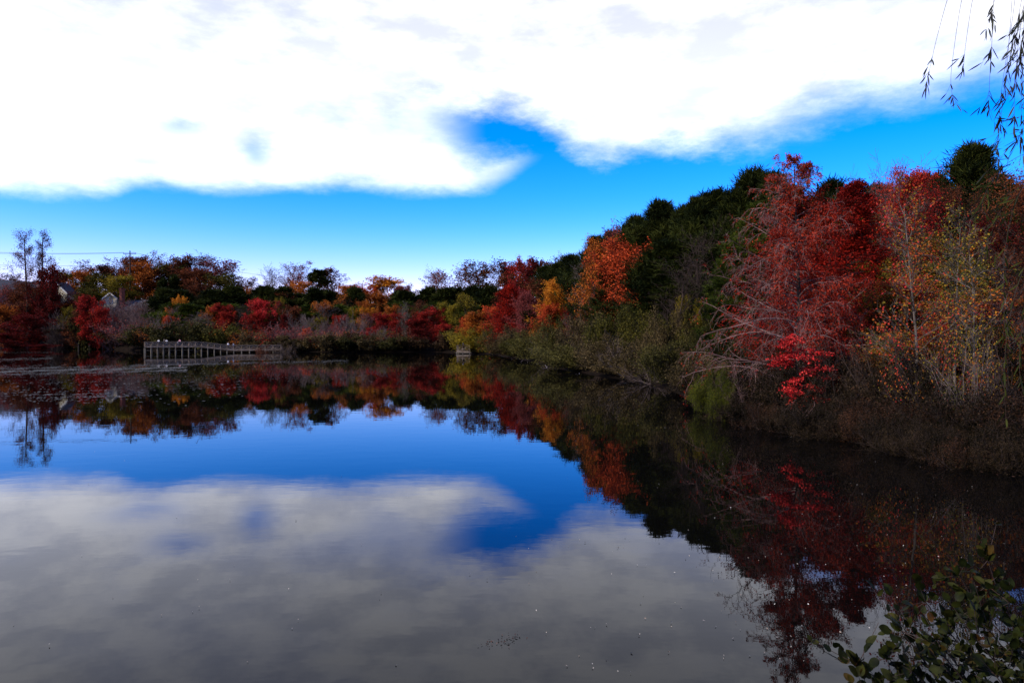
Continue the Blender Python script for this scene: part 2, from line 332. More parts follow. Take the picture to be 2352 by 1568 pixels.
def make_shrub(seed, H, CR, stems=14, n2=9, n3=5, nl=6, leaf=(.15, .11), sig=.2, twigr=.008, dense_low=True, trop=.55, spread=1.0, wander=.12, dropout=0.0):
    """many stems from one root, filling a dome that reaches the ground"""
    rng = np.random.RandomState(seed); wood = Wood()
    a = rng.uniform(0, 2 * np.pi, stems); q = np.sqrt(rng.uniform(0, 1, stems)) * 1.25 * spread
    dirs = np.stack([np.cos(a) * np.sin(q), np.sin(a) * np.sin(q), np.cos(q)], 1)
    ln = 1 / np.sqrt((np.sin(q) / CR) ** 2 + (np.cos(q) / H) ** 2) * rng.uniform(.72, 1.05, stems)
    st = np.stack([np.cos(a) * CR * .15, np.sin(a) * CR * .15, np.full(stems, -.15)], 1) * rng.uniform(.2, 1, (stems, 1)); st[:, 2] = -.15
    P1, D1, R1 = grow(rng, st, dirs, ln, ln * .010 + .012, 7, wander * .6, (0, 0, .25), wood, 4, .25)
    s, d, r, t, pi = spawn(rng, P1, D1, R1, n2, .15, 1, .75, .25)
    l2 = ln[pi] * .36 * (1.2 - .6 * t) * rng.uniform(.6, 1.3, len(s))
    P2, D2, R2 = grow(rng, s, d, l2, np.minimum(r * .6, l2 * .012 + twigr), 4, wander, (0, 0, trop), wood, 3, .4)
    s, d, r, t, pi = spawn(rng, P2, D2, R2, n3, .2, 1, .7, .3)
    l3 = l2[pi] * .5 * rng.uniform(.6, 1.4, len(s))
    P3, D3, R3 = grow(rng, s, d, l3, np.full(len(s), twigr), 2, wander, (0, 0, trop * .5), wood, 3, .5)
    if nl <= 0: return wood, None
    tip = np.concatenate([P2[:, 2:].reshape(-1, 3), P3[:, 1:].reshape(-1, 3)])
    if dropout:
        f = smooth_field(tip, rng, 2.2 / CR); tip = tip[f > np.quantile(f, dropout)]
    C = np.repeat(tip, max(1, int(nl)), 0); C = C + rng.normal(0, sig, C.shape)
    if nl < 1: C = C[rng.rand(len(C)) < nl]
    C = C[C[:, 2] > .08]
    return wood, leaves(rng, C, leaf[0], leaf[1], tonefreq=3.0 / CR)

# ------------------------------------------------------------------ the ground and the pond
DD = lambda dy: CAMH * F / dy
def at(px, D): return ((px - 1176) / F * D, D)
shore = [(-230, 262), at(0, 258), at(120, 245), at(240, 232), at(320, 205), at(430, 196), at(560, 190), at(700, 186), at(850, 183), at(1000, 184), at(1060, 178), at(1110, 165), at(1165, 145),
         at(1232, 114), at(1300, 90), at(1400, 73), at(1470, 67), at(1543, 56), at(1600, 46), at(1640, 38), at(1760, 33.5), at(1870, 31), at(1975, 29.8), at(2079, 26.5), at(2223, 24), at(2352, 23.2),
         (20, 19), (19, 12), (14.5, 7.2), (9.5, 6.0), (4, 5.6), (-4, 5.4), (-16, 5.6), (-34, 8), (-60, 20), (-110, 60), (-180, 120), (-240, 190)]
SH = np.array(shore)
SPX = [0, 120, 240, 320, 430, 560, 700, 850, 1000, 1060, 1110, 1165, 1232, 1300, 1400, 1470, 1543, 1600, 1640, 1760, 1870, 1975, 2079, 2223, 2352, 2500]
SD = [258, 245, 232, 205, 196, 190, 186, 183, 184, 178, 165, 145, 114, 90, 73, 67, 56, 46, 38, 33.5, 31, 29.8, 26.5, 24, 23.2, 22]
def sdist(P):
    """signed distance to the shoreline (positive on land)"""
    P = np.atleast_2d(P).astype(float); a = SH; b = np.roll(SH, -1, 0); best = np.full(len(P), 1e9); inside = np.zeros(len(P), bool)
    for p, q in zip(a, b):
        e = q - p; w = P - p; t = np.clip((w @ e) / (e @ e), 0, 1); d = np.linalg.norm(w - t[:, None] * e, axis=1); best = np.minimum(best, d)
        c = ((p[1] <= P[:, 1]) & (q[1] > P[:, 1])) | ((q[1] <= P[:, 1]) & (p[1] > P[:, 1]))
        with np.errstate(divide='ignore', invalid='ignore'): xi = p[0] + (P[:, 1] - p[1]) / (q[1] - p[1]) * (q[0] - p[0])
        inside ^= c & (P[:, 0] < xi)
    return np.where(inside, -best, best)
def sstep(x, a, b):
    t = np.clip((x - a) / (b - a), 0, 1); return t * t * (3 - 2 * t)
def gz(x, y):
    P = np.stack([np.atleast_1d(x), np.atleast_1d(y)], 1).astype(float); sd = sdist(P); x = P[:, 0]; y = P[:, 1]
    land = .35 * (1 - np.exp(-np.maximum(sd, 0) / .5)) + .06 * np.clip(sd, 0, 25)
    land += 2.4 * sstep(sd, 1.5, 18) * sstep(x, 0, 14) * sstep(y, 12, 24)                       # wooded slope on the right
    land += (9.5 * sstep(x, 60, -160) + 2.0) * sstep(y, 195, 290)                                     # rise behind the far shore
    near = 2.9 * sstep(sd, .2, 5.2); k = 1 - sstep(y, 7, 14)
    land = land * (1 - k) + near * k
    land += .12 * np.sin(x * .31 + 1) * np.sin(y * .27) * sstep(sd, 1, 6)
    z = np.where(sd > 0, land, np.maximum(sd * .35, -1.5))
    return z
def G(x, y): return float(gz(x, y)[0])
def axis(lo, hi, fine, step, c0, c1):
    v = [c0]
    while v[-1] < c1: v.append(v[-1] + step)
    s = step
    while v[-1] < hi: s *= 1.25; v.append(v[-1] + s)
    s = step; w = [c0]
    while w[-1] > lo: s *= 1.25; w.append(w[-1] - s)
    return np.array(sorted(set(w[1:] + v)))
xs = np.unique(np.concatenate([axis(-3000, 3000, 0, 3.0, -260, 60), np.arange(2, 30, .8)])); ys = np.unique(np.concatenate([axis(-1200, 4000, 0, 3.0, -12, 300), np.arange(-3, 50, .8)]))
gx, gy = np.meshgrid(xs, ys); gzv = gz(gx.ravel(), gy.ravel())
nx, ny = len(xs), len(ys); idx = np.arange(nx * ny).reshape(ny, nx)
Q = np.stack([idx[:-1, :-1], idx[:-1, 1:], idx[1:, 1:], idx[1:, :-1]], -1).reshape(-1, 4)
M['ground'] = noisy('leaf_litter_ground', (.004, .003, .002), (.014, .008, .005), 2.2, rough=.95, spec=.05, detail=8, bump=.6)
g = link('ground', np_mesh('ground', np.stack([gx.ravel(), gy.ravel(), gzv], 1), Q, None, M['ground'], smooth=True)); tag(g, kind='structure')

M['water'] = mat('pond_water', (.0022, .0020, .0018), .012, .5)
t = M['water'].node_tree; b = t.nodes['Principled BSDF']; b.inputs['IOR'].default_value = 1.295
co = t.nodes.new('ShaderNodeTexCoord'); mp = t.nodes.new('ShaderNodeMapping'); mp.inputs['Scale'].default_value = (.55, 1.0, 1)
n1 = t.nodes.new('ShaderNodeTexNoise'); n1.inputs['Scale'].default_value = 1.3; n1.inputs['Detail'].default_value = 3
n2 = t.nodes.new('ShaderNodeTexNoise'); n2.inputs['Scale'].default_value = .10; n2.inputs['Detail'].default_value = 2
mu = t.nodes.new('ShaderNodeMath'); mu.operation = 'MULTIPLY'
bp = t.nodes.new('ShaderNodeBump'); bp.inputs['Strength'].default_value = .5; bp.inputs['Distance'].default_value = .007
t.links.new(co.outputs['Object'], mp.inputs[0]); t.links.new(mp.outputs[0], n1.inputs['Vector']); t.links.new(mp.outputs[0], n2.inputs['Vector'])
t.links.new(n1.outputs['Fac'], mu.inputs[0]); t.links.new(n2.outputs['Fac'], mu.inputs[1]); t.links.new(mu.outputs[0], bp.inputs['Height']); t.links.new(bp.outputs[0], b.inputs['Normal'])
wv = np.array([[-290, 1, 0], [45, 1, 0], [45, 275, 0], [-290, 275, 0]], float)
w_ = link('pond_water', np_mesh('pond_water', wv, np.array([[0, 1, 2, 3]]), None, M['water'])); tag(w_, kind='structure')

# ------------------------------------------------------------------ library of plants (each mesh in its own true size)
LIB = {}
def lib(key, builder, *a, **k):
    wood, lf = builder(*a, **k)
    wm = wood.mesh(key + '_wood', M['bark']); lm = np_mesh(key + '_leaves', lf[0], lf[1], lf[2], M['shrub']) if lf is not None else None
    H = max(v.co.z for v in wm.vertices)
    co_ = lf[0] if lf is not None else np.concatenate(wood.V)
    wd = np.quantile(co_[:, 0], .985) - np.quantile(co_[:, 0], .015)
    top_ = np.quantile(co_[:, 2], .9985)
    LIB[key] = (wm, lm, float(top_), float(wd))
# far kinds (170 to 270 m away)
for i in range(4): lib('far_round%d' % i, make_tree, 10 + i, 14, 4.4, .18, 'round', 32, 7, 5, 3, (.36, .24), .26, twigr=.02, lenj=.4)
for i in range(3): lib('far_sparse%d' % i, make_tree, 20 + i, 18, 5.2, .25, 'flat', 26, 7, 5, 2, (.34, .24), .28, twigr=.024, dropout=.2, a1=.85)
for i in range(3): lib('far_bare%d' % i, make_tree, 30 + i, 15, 4.6, .2, 'flat', 24, 7, 5, 0, a1=.62, twigr=.026, trop1=.7)
for i in range(2): lib('far_blush%d' % i, make_tree, 36 + i, 15, 4.2, .2, 'tall', 26, 7, 5, .45, (.32, .22), .15, a1=.55, twigr=.024, trop1=.8)
for i in range(4): lib('far_pine%d' % i, make_pine, 40 + i, 12, 3.9, .04, 52, 7, .95, 8, .11, prof='pine')
lib('far_cedar0', make_pine, 47, 13, 2.0, .05, 60, 6, .5, 7, .12, prof='cone')
lib('far_lonepine0', make_pine, 48, 18, 2.6, .72, 16, 7, .6, 7, .13, prof='round')
lib('far_cone0', make_tree, 50, 13, 4.6, .06, 'cone', 46, 8, 4, 4, (.34, .20), .2, a1=1.25, trop1=.25, twigr=.018)
for i in range(3): lib('far_shrub%d' % i, make_shrub, 60 + i, 5, 4.4, 16, 8, 5, 4, (.34, .24), .28, twigr=.018)
for i in range(3): lib('far_thicket%d' % i, make_shrub, 70 + i, 7, 4.2, 26, 9, 6, 0, twigr=.022, spread=.75, trop=.9)
for i in range(2): lib('far_wisp%d' % i, make_shrub, 76 + i, 6, 3.6, 20, 8, 5, .6, (.24, .16), .25, twigr=.020, spread=.8, trop=.8)
# middle kinds (60 to 150 m)
for i in range(2): lib('mid_round%d' % i, make_tree, 80 + i, 12, 4.2, .16, 'tall', 34, 8, 5, 4, (.24, .18), .2, twigr=.012)
for i in range(2): lib('mid_sparse%d' % i, make_tree, 84 + i, 14, 4, .3, 'tall', 28, 7, 5, 1, (.24, .17), .16, twigr=.014, dropout=.2)
for i in range(4): lib('mid_pine%d' % i, make_pine, 90 + i, 17, 5.2, .05, 72, 8, .85, 9, .070)
lib('mid_cone0', make_tree, 95, 13, 5.2, .04, 'cone', 56, 10, 5, 4, (.22, .12), .18, a1=1.25, trop1=.25, twigr=.012)
for i in range(4): lib('mid_shrub%d' % i, make_shrub, 100 + i, 6, 5.2, 28, 10, 6, 6, (.19, .14), .24, twigr=.011)
for i in range(2): lib('mid_wisp%d' % i, make_shrub, 106 + i, 6, 4.4, 26, 9, 6, 1, (.17, .12), .2, twigr=.012, spread=.85, trop=.7)
for i in range(2): lib('mid_full%d' % i, make_tree, 150 + i, 12, 4.4, .10, 'tall', 56, 9, 5, 4, (.20, .15), .2, twigr=.011, lenj=.35)
for i in range(3): lib('mid_bare%d' % i, make_tree, 110 + i, 12, 3.8, .12, 'flat', 28, 8, 5, 0, a1=.6, twigr=.013, trop1=.6)
# near kinds (25 to 50 m)
for i in range(3): lib('near_shrub%d' % i, make_shrub, 120 + i, 3.4, 3.0, 30, 11, 6, 4, (.095, .07), .15, twigr=.006)
for i in range(2): lib('near_litter%d' % i, make_shrub, 126 + i, 2.2, 3.0, 34, 10, 6, 2, (.085, .06), .15, twigr=.005, spread=1.1)
for i in range(3): lib('near_leafy%d' % i, make_tree, 130 + i, 12, 4.0, .08, 'tall', 54, 9, 5, 4, (.125, .09), .16, twigr=.007, dropout=.08, lenj=.35)
for i in range(2): lib('near_dense%d' % i, make_tree, 136 + i, 12, 4.0, .05, 'cone', 84, 9, 5, 4, (.14, .05), .13, a1=1.2, trop1=.25, twigr=.007, lenj=.3)
for i in range(2): lib('near_thicket%d' % i, make_shrub, 144 + i, 5, 3.6, 16, 8, 6, .8, (.10, .07), .12, twigr=.0065, spread=1.1, trop=.4, wander=.2)
for i in range(2): lib('near_thin%d' % i, make_tree, 134 + i, 12, 3.6, .25, 'tall', 30, 8, 5, .35, (.12, .085), .10, a1=.7, twigr=.007)
for i in range(2): lib('near_pine%d' % i, make_pine, 140 + i, 13, 3.4, .08, 70, 10, .36, 12, .035, tufts=3)

def plant(key, px, ytop, wpx, D, leafpal, label, cat='tree', wood='bark', name=None, group=None, base=None, rz=None, zoff=0.0, tilt=0.0):
    """stand one plant at its place: azimuth, distance; its top and width fix the scale"""
    ds = float(np.interp(px, SPX, SD))
    if cat == 'shrub' and 'in front of the bridge' not in label and D < ds * (1.32 if px > 1100 else 1.08): D = ds + max(.4, .006 * ds) + (D / ds - 1) * ds * (.5 if px < 1700 else .42)
    if 'on the waterline' in label: D = ds - .7
    if leafpal == 'bright': D = ds - 1.2
    wm, lm, h0, w0 = LIB[key]; x, y = at(px, D); z = G(x, y) + zoff
    h = CAMH + (HOR - ytop) / F * D - z; w = wpx / F * D * (1.85 if 'mid_pine' in key else 1.35 if 'pine' in key else 1.2 if 'round' in key or 'leafy' in key else 1.12)
    root = empty(name or ('shrub' if 'shrub' in key or 'thicket' in key or 'wisp' in key or 'litter' in key else 'pine_tree' if 'pine' in key else 'cedar_tree' if 'cedar' in key else 'bare_tree' if 'bare' in key else 'broadleaf_tree'), (x, y, z))
    tag(root, label, cat, group)
    rz = rz if rz is not None else (px * 7.13 + ytop * 3.7) % 6.283
    s = (w / w0, w / w0, h / h0); isr = cat == 'shrub'
    o = link('stems' if isr else 'trunk', wm, None, root); o.scale = s; o.rotation_euler = (0, tilt, rz)
    o.material_slots[0].link = 'OBJECT'; o.material_slots[0].material = M[wood]
    if lm is not None:
        c = link('foliage' if isr else 'crown', lm, None, root); c.scale = s; c.rotation_euler = (0, tilt, rz)
        c.material_slots[0].link = 'OBJECT'; c.material_slots[0].material = M[leafpal]
    return root

# ------------------------------------------------------------------ the far shore, left to right, row by row
def rows(rs):
    for r in rs:
        k = dict(cat='tree', wood='bark')
        if len(r) > 7: k['cat'] = r[7]
        if len(r) > 8: k['wood'] = r[8]
        if len(r) > 9: k['group'] = r[9]
        plant(*r[:7], **k)
T, S = 'tree', 'shrub'
# skyline
rows([
 ('far_round1', -38, 634, 69, 285, 'rust', 'rusty tree at the far left edge behind the grey roof'),
 ('far_sparse1', 18, 626, 46, 292, 'rust', 'thin twiggy tree just left of the twin tall trees'),
 ('far_round2', 110, 604, 54, 240, 'darkred', 'dark maroon pointed tree right beside the twin tall trees'),
 ('far_round0', 152, 622, 57, 280, 'olive', 'olive green rounded tree right of the maroon pointed tree'),
 ('far_sparse0', 190, 594, 75, 286, 'rust', 'rust tree with an open top between the maroon tree and the utility pole'),
 ('far_round2', 192, 616, 57, 278, 'orange', 'orange brown tree under the open topped rust tree'),
 ('far_round3', 218, 626, 59, 272, 'olive', 'green gold tree above the crimson shoreline tree'),
 ('far_round0', 250, 606, 64, 284, 'rust', 'reddish brown tree left of the utility pole'),
 ('far_round1', 275, 630, 69, 262, 'gold', 'mustard green tree just below the utility pole'),
 ('far_sparse2', 290, 586, 69, 288, 'rust', 'rust leaved tree behind the utility pole on its left'),
 ('far_round2', 318, 584, 69, 280, 'rust', 'broad dark rust tree just right of the utility pole'),
 ('far_round3', 335, 600, 62, 274, 'orange', 'orange brown tree low at the right foot of the pole'),
 ('far_sparse0', 374, 578, 64, 286, 'rust', 'lanky open tree, the tallest between pole and bridge'),
 ('far_round1', 352, 614, 52, 278, 'rust', 'brown tree below left of the lanky open tree'),
 ('far_round0', 400, 604, 64, 280, 'olive', 'dull olive tree right of the lanky open tree'),
 ('far_round3', 432, 586, 75, 284, 'rust', 'big dark rust tree, left of the three above the bridge'),
 ('far_sparse2', 470, 584, 87, 288, 'rust', 'big maroon brown tree, middle of the three above the bridge'),
 ('far_sparse1', 512, 594, 92, 282, 'rosy', 'big twiggy purplish tree, right of the three above the bridge'),
 ('far_round2', 455, 614, 69, 272, 'rust', 'rust crown showing below the big maroon brown tree'),
 ('far_round0', 508, 628, 75, 272, 'olive', 'olive brown crown under the big twiggy purplish tree'),
 ('far_bare0', 492, 580, 69, 292, 'rust', 'bare branched treetop poking above the big maroon trees', T, 'twig_brown'),
 ('far_sparse0', 540, 616, 52, 276, 'rust', 'small open rust tree stepping down from the big trees'),
 ('far_sparse1', 574, 634, 39, 272, 'rust', 'little lone dark tree on the skyline right of the big group'),
 ('far_bare1', 606, 626, 52, 282, 'rust', 'low bare tree, left of the bare cluster on the skyline', T, 'twig_grey'),
 ('far_bare2', 636, 604, 57, 284, 'rust', 'pale bare tree with upright limbs on the skyline', T, 'twig_grey'),
 ('far_sparse2', 674, 598, 55, 280, 'rosy', 'bare tree with a red leafed middle on the skyline'),
 ('far_bare0', 662, 606, 57, 286, 'rust', 'bare tree touching the red centred tree from the left', T, 'twig_grey'),
 ('far_bare1', 706, 610, 52, 282, 'rust', 'bare tree touching the red centred tree from the right', T, 'twig_grey'),
 ('far_round1', 690, 642, 57, 270, 'orange', 'low orange brown crown above the dark pines under the bare cluster'),
 ('far_lonepine0', 733, 616, 36, 268, 'pine', 'small umbrella topped pine standing above the belt'),
 ('far_blush0', 776, 612, 75, 276, 'rosy', 'pink twiggy tree with two upright tips', T, 'twig_pink'),
 ('far_blush1', 752, 624, 46, 280, 'rosy', 'smaller pink twiggy tree beside the umbrella pine', T, 'twig_pink'),
 ('far_round2', 800, 650, 57, 266, 'orange', 'low orange crown right of the pink twiggy tree'),
 ('far_round0', 886, 634, 78, 262, 'amber', 'round golden yellow tree on the skyline'),
 ('far_round1', 850, 654, 59, 256, 'flame', 'orange red tree just left of the golden yellow one'),
 ('far_round3', 868, 670, 71, 248, 'orange', 'orange brown tree in the gap of the pine belt'),
 ('far_round2', 925, 652, 50, 260, 'rosy', 'reddish crown right of the golden yellow tree'),
 ('far_blush0', 992, 616, 75, 268, 'rosy', 'pink grey bare tree alone above the middle pines', T, 'twig_pink'),
 ('far_bare2', 996, 612, 57, 272, 'rust', 'bare grey top behind the lone pink grey tree', T, 'twig_grey'),
 ('far_sparse0', 1062, 606, 57, 262, 'rust', 'open brown oak, left of the open row over the pier'),
 ('far_sparse1', 1092, 594, 85, 258, 'rust', 'large open dark oak on the skyline above the pier'),
 ('far_sparse2', 1132, 600, 69, 252, 'rust', 'open maroon oak right of the large dark one above the pier'),
 ('far_round3', 1160, 600, 59, 245, 'rust', 'reddish brown crown starting the dense row right of the open oaks'),
 ('far_round2', 1192, 592, 62, 236, 'red', 'dull red crown on the skyline over the red pointed tree'),
 ('far_round1', 1180, 624, 69, 225, 'rust', 'brown crown behind the tip of the red pointed tree'),
 ('far_round0', 1226, 592, 59, 222, 'darkred', 'dark red crown, middle of the dense skyline row'),
 ('far_round3', 1250, 600, 55, 210, 'rust', 'brown crown left of the sparse golden treetop'),
 ('mid_sparse0', 1288, 577, 46, 170, 'gold', 'sparse golden treetop where the right hand pines begin'),
 ('mid_round1', 1240, 640, 66, 160, 'rust', 'rust brown tree above the yellow shoreline tree'),
])
# second line: the dark pine belt
belt = [(385, 668, 50, 'left end of the belt, behind the small yellow tree'), (430, 662, 50, 'right of the two cedars'), (478, 664, 60, 'above the middle of the bridge'), (512, 668, 54, 'over the bridge, beneath the twiggy purplish tree'),
 (548, 658, 56, 'over the right part of the bridge'), (586, 662, 56, 'left of the bright crimson tree'), (622, 664, 54, 'under the pale bare skyline tree'), (655, 655, 60, 'tallest left of the umbrella pine'), (690, 672, 56, 'under the low orange brown crown'),
 (720, 660, 52, 'at the foot of the umbrella pine'), (760, 668, 62, 'under the pink twiggy tree'), (795, 672, 54, 'right below the low orange crown'), (824, 664, 48, 'left of the gap with the orange trees'),
 (915, 676, 50, 'right side of the orange gap'), (940, 664, 56, 'second right of the orange gap'), (975, 658, 58, 'under the left side of the pink grey tree'), (1010, 660, 56, 'under the right side of the pink grey tree'),
 (1042, 664, 54, 'above the yellow green shoreline tree'), (1078, 660, 58, 'directly above the pier'), (1112, 662, 54, 'above the orange bush by the pier'), (1140, 658, 52, 'behind the red pointed tree')]
for i, (px, yt, w, lb) in enumerate(belt):
    plant('far_pine%d' % (i % 4), px, yt + (i * 37 % 13) - 7, w * (.95 + .1 * (i % 3)), 236 + (i * 7) % 12 - 6, 'pine', 'far belt dark pine, ' + lb, 'tree', 'bark', group='dark pines of the far belt')
for i, (px, yt, w, lb) in enumerate([(398, 700, 60, 'low on its left end'), (450, 696, 70, 'over the left half of the bridge'), (530, 700, 70, 'over the right half of the bridge'), (640, 694, 70, 'right of the crimson tree'), (705, 698, 70, 'behind the grey thickets'), (770, 702, 70, 'over the narrow coral red tree'), (830, 700, 60, 'behind the yellow top over the grey bush'), (945, 692, 64, 'left of the pale poplar'), (1010, 700, 64, 'behind the yellow green tree'), (1085, 694, 64, 'behind the orange tree near the pier')]):
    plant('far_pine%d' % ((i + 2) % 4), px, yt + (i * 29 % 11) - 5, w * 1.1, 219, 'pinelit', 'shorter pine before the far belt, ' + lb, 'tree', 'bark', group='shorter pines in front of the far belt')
rows([
 ('far_cedar0', 366, 640, 34, 246, 'pine', 'narrow dark cedar under the lanky open tree'),
 ('far_cedar0', 394, 632, 32, 250, 'pine', 'slim dark cedar, right one of two under the lanky tree'),
])
# third line: coloured trees along the far shore
rows([
 ('far_round2', -30, 688, 80, 250, 'rust', 'rust tree cut by the left edge below the roof'),
 ('far_round1', 12, 698, 66, 238, 'orange', 'dull orange tree in front of the leftmost house'),
 ('far_round0', 60, 690, 70, 246, 'rust', 'brown crown under the twin tall trees'),
 ('far_round3', 100, 676, 70, 244, 'darkred', 'dark maroon crown below the cream gable'),
 ('far_round2', 66, 718, 76, 224, 'darkred', 'dark red tree low under the twin tall trees'),
 ('far_round1', 38, 762, 76, 214, 'darkred', 'spreading dark red tree by the water at far left'),
 ('far_round0', 95, 790, 50, 212, 'darkred', 'low dark red crown touching the water at far left'),
 ('far_round3', 163, 704, 34, 240, 'gold', 'small mustard tree below the cream gable'),
 ('far_round1', 192, 716, 60, 240, 'orange', 'orange brown crown just behind the crimson shoreline tree'),
 ('far_round0', 205, 678, 48, 222, 'crimson', 'crimson domed tree on the left shore'),
 ('far_round2', 236, 700, 38, 220, 'crimson', 'right shoulder crown of the crimson clump on the left shore'),
 ('far_round3', 180, 706, 44, 223, 'rust', 'dull red left shoulder of the crimson clump on the left shore'),
 ('far_shrub0', 220, 728, 80, 218, 'shrub', 'dark green bush beneath the crimson clump', S),
 ('far_thicket0', 130, 712, 60, 226, 'rust', 'pale stemmed thicket left of the crimson clump', S, 'twig_grey'),
 ('far_thicket1', 152, 706, 56, 232, 'rust', 'brown twiggy thicket under the cream gable', S, 'twig_brown'),
 ('far_thicket2', 275, 690, 90, 240, 'rust', 'dull purple bare thicket below the small white gable', S, 'twig_purple'),
 ('far_thicket0', 300, 704, 90, 228, 'rust', 'purple brown bare thicket under the brick chimney', S, 'twig_purple'),
 ('far_thicket1', 335, 694, 90, 232, 'rust', 'purple bare thicket above the left end of the bridge', S, 'twig_purple'),
 ('far_thicket2', 372, 714, 70, 216, 'rust', 'grey purple thicket over the first bay of the bridge', S, 'twig_grey'),
 ('far_thicket0', 20, 730, 60, 232, 'rust', 'purple grey thicket below the leftmost house', S, 'twig_purple'),
 ('far_wisp0', 265, 736, 80, 214, 'rust', 'reddish twiggy bush right of the crimson clump', S, 'twig_purple'),
 ('far_wisp1', 318, 742, 84, 210, 'rust', 'brownish twiggy bush left of the bridge', S, 'twig_grey'),
 ('far_round1', 384, 704, 26, 216, 'orange', 'tiny orange tree over the left of the bridge'),
 ('far_round0', 390, 724, 28, 210, 'flame', 'tiny orange red bush tree over the left of the bridge'),
 ('far_round2', 409, 678, 28, 220, 'amber', 'small bright yellow tree above the bridge'),
 ('far_bare1', 412, 700, 44, 214, 'rust', 'bare grey sapling under the small yellow tree', T, 'twig_grey'),
 ('far_round3', 490, 700, 30, 212, 'orange', 'orange leaved tree, left of the red group over the bridge'),
 ('far_round0', 510, 696, 42, 210, 'red', 'brick red tree in the group over the bridge'),
 ('far_round1', 530, 712, 40, 207, 'red', 'rosy red tree on the right of the group over the bridge'),
 ('far_bare2', 562, 690, 52, 205, 'rust', 'bare spreading tree between the red trees over the bridge', T, 'twig_brown'),
 ('far_bare0', 470, 716, 60, 206, 'rust', 'bare grey tree over the centre of the bridge', T, 'twig_grey'),
 ('far_round2', 602, 684, 44, 206, 'vivid', 'bright crimson tree right of the bridge people'),
 ('far_round3', 598, 716, 44, 204, 'red', 'crimson crown at the foot of the bright crimson tree'),
 ('far_blush1', 632, 688, 36, 208, 'red', 'slim red tree right of the bright crimson tree', T, 'twig_brown'),
 ('far_round0', 642, 682, 20, 212, 'gold', 'tiny yellow top beside the slim red tree'),
 ('far_round1', 660, 718, 26, 205, 'darkred', 'small dark red tree left of the grey thickets'),
 ('far_wisp1', 586, 735, 64, 198, 'rust', 'rust twiggy bush behind the right end of the bridge', S, 'twig_brown'),
 ('far_wisp0', 560, 752, 46, 192, 'orange', 'orange tinged bush beside the people at the bridge end', S, 'twig_brown'),
 ('far_wisp0', 622, 745, 60, 194, 'red', 'reddish bush over the right end of the bridge', S, 'twig_brown'),
 ('far_thicket1', 690, 716, 70, 206, 'rust', 'tall grey thicket, left of the two at centre left', S, 'twig_grey'),
 ('far_thicket2', 716, 722, 60, 203, 'rust', 'grey brown thicket left of the yellow green sapling', S, 'twig_grey'),
 ('far_wisp1', 672, 740, 60, 196, 'rosy', 'rosy twiggy bush right of the bridge end', S, 'twig_purple'),
 ('far_wisp0', 708, 748, 64, 194, 'rosy', 'pinkish brown bush under the tall grey thicket', S, 'twig_purple'),
 ('far_round3', 738, 728, 30, 204, 'gold', 'yellow green sapling between grey thickets'),
 ('far_round2', 703, 752, 20, 190, 'flame', 'tiny orange topped tree at the waterline'),
 ('far_round0', 708, 766, 22, 189, 'gold', 'tiny mustard bush at the waterline'),
 ('far_round1', 774, 722, 28, 203, 'red', 'narrow coral red tree above the grey bushes'),
 ('far_thicket0', 755, 730, 46, 200, 'rust', 'mauve thicket left of the coral red tree', S, 'twig_purple'),
 ('far_round3', 795, 722, 22, 206, 'rosy', 'slim rosy tree right of the coral red tree'),
 ('far_thicket1', 815, 714, 54, 203, 'rust', 'fan shaped grey thicket at the centre', S, 'twig_grey'),
 ('far_round0', 820, 704, 34, 212, 'gold', 'dull yellow crown behind the fan shaped thicket'),
 ('far_round1', 846, 704, 36, 210, 'amber', 'yellow orange crown right of the fan shaped thicket'),
 ('far_blush0', 845, 718, 50, 203, 'rosy', 'rosy twiggy tree beneath the yellow orange crown', T, 'twig_purple'),
 ('far_round2', 852, 750, 28, 197, 'crimson', 'small crimson bush under the rosy twiggy tree'),
 ('far_round3', 874, 718, 38, 203, 'crimson', 'dark crimson round tree near the centre'),
 ('far_thicket2', 868, 748, 44, 196, 'rust', 'pale thicket at the foot of the crimson round tree', S, 'twig_grey'),
 ('far_round0', 886, 758, 34, 193, 'gold', 'mustard yellow bush below the crimson round tree'),
 ('far_round1', 920, 716, 40, 203, 'red', 'red tree left of the pale poplar'),
 ('far_wisp1', 906, 742, 50, 197, 'red', 'reddish twiggy bush under the red tree by the poplar', S, 'twig_brown'),
 ('far_bare0', 932, 690, 26, 200, 'rust', 'pale straight bare poplar in the centre', T, 'barkpale'),
 ('far_round2', 958, 730, 44, 198, 'darkred', 'dark red tree just right of the pale poplar'),
 ('far_round3', 978, 714, 46, 200, 'red', 'brick red tree between poplar and crimson spire'),
 ('far_round0', 1002, 704, 40, 203, 'crimson', 'crimson spire shaped tree left of the yellow green one'),
 ('far_round1', 978, 752, 58, 190, 'darkred', 'broad dark red tree drooping over the water'),
 ('far_round2', 1012, 742, 36, 196, 'crimson', 'deep red crown left of the pier'),
 ('far_round3', 1022, 692, 34, 205, 'gold', 'yellow green tree above the pier'),
 ('far_round1', 1046, 696, 40, 203, 'gold', 'olive yellow tree right of the yellow green one'),
 ('far_shrub1', 1040, 750, 50, 194, 'shrub', 'dark bush behind the pier', S),
 ('far_wisp0', 942, 752, 56, 192, 'rust', 'brown twiggy bush below the pale poplar', S, 'twig_brown'),
])
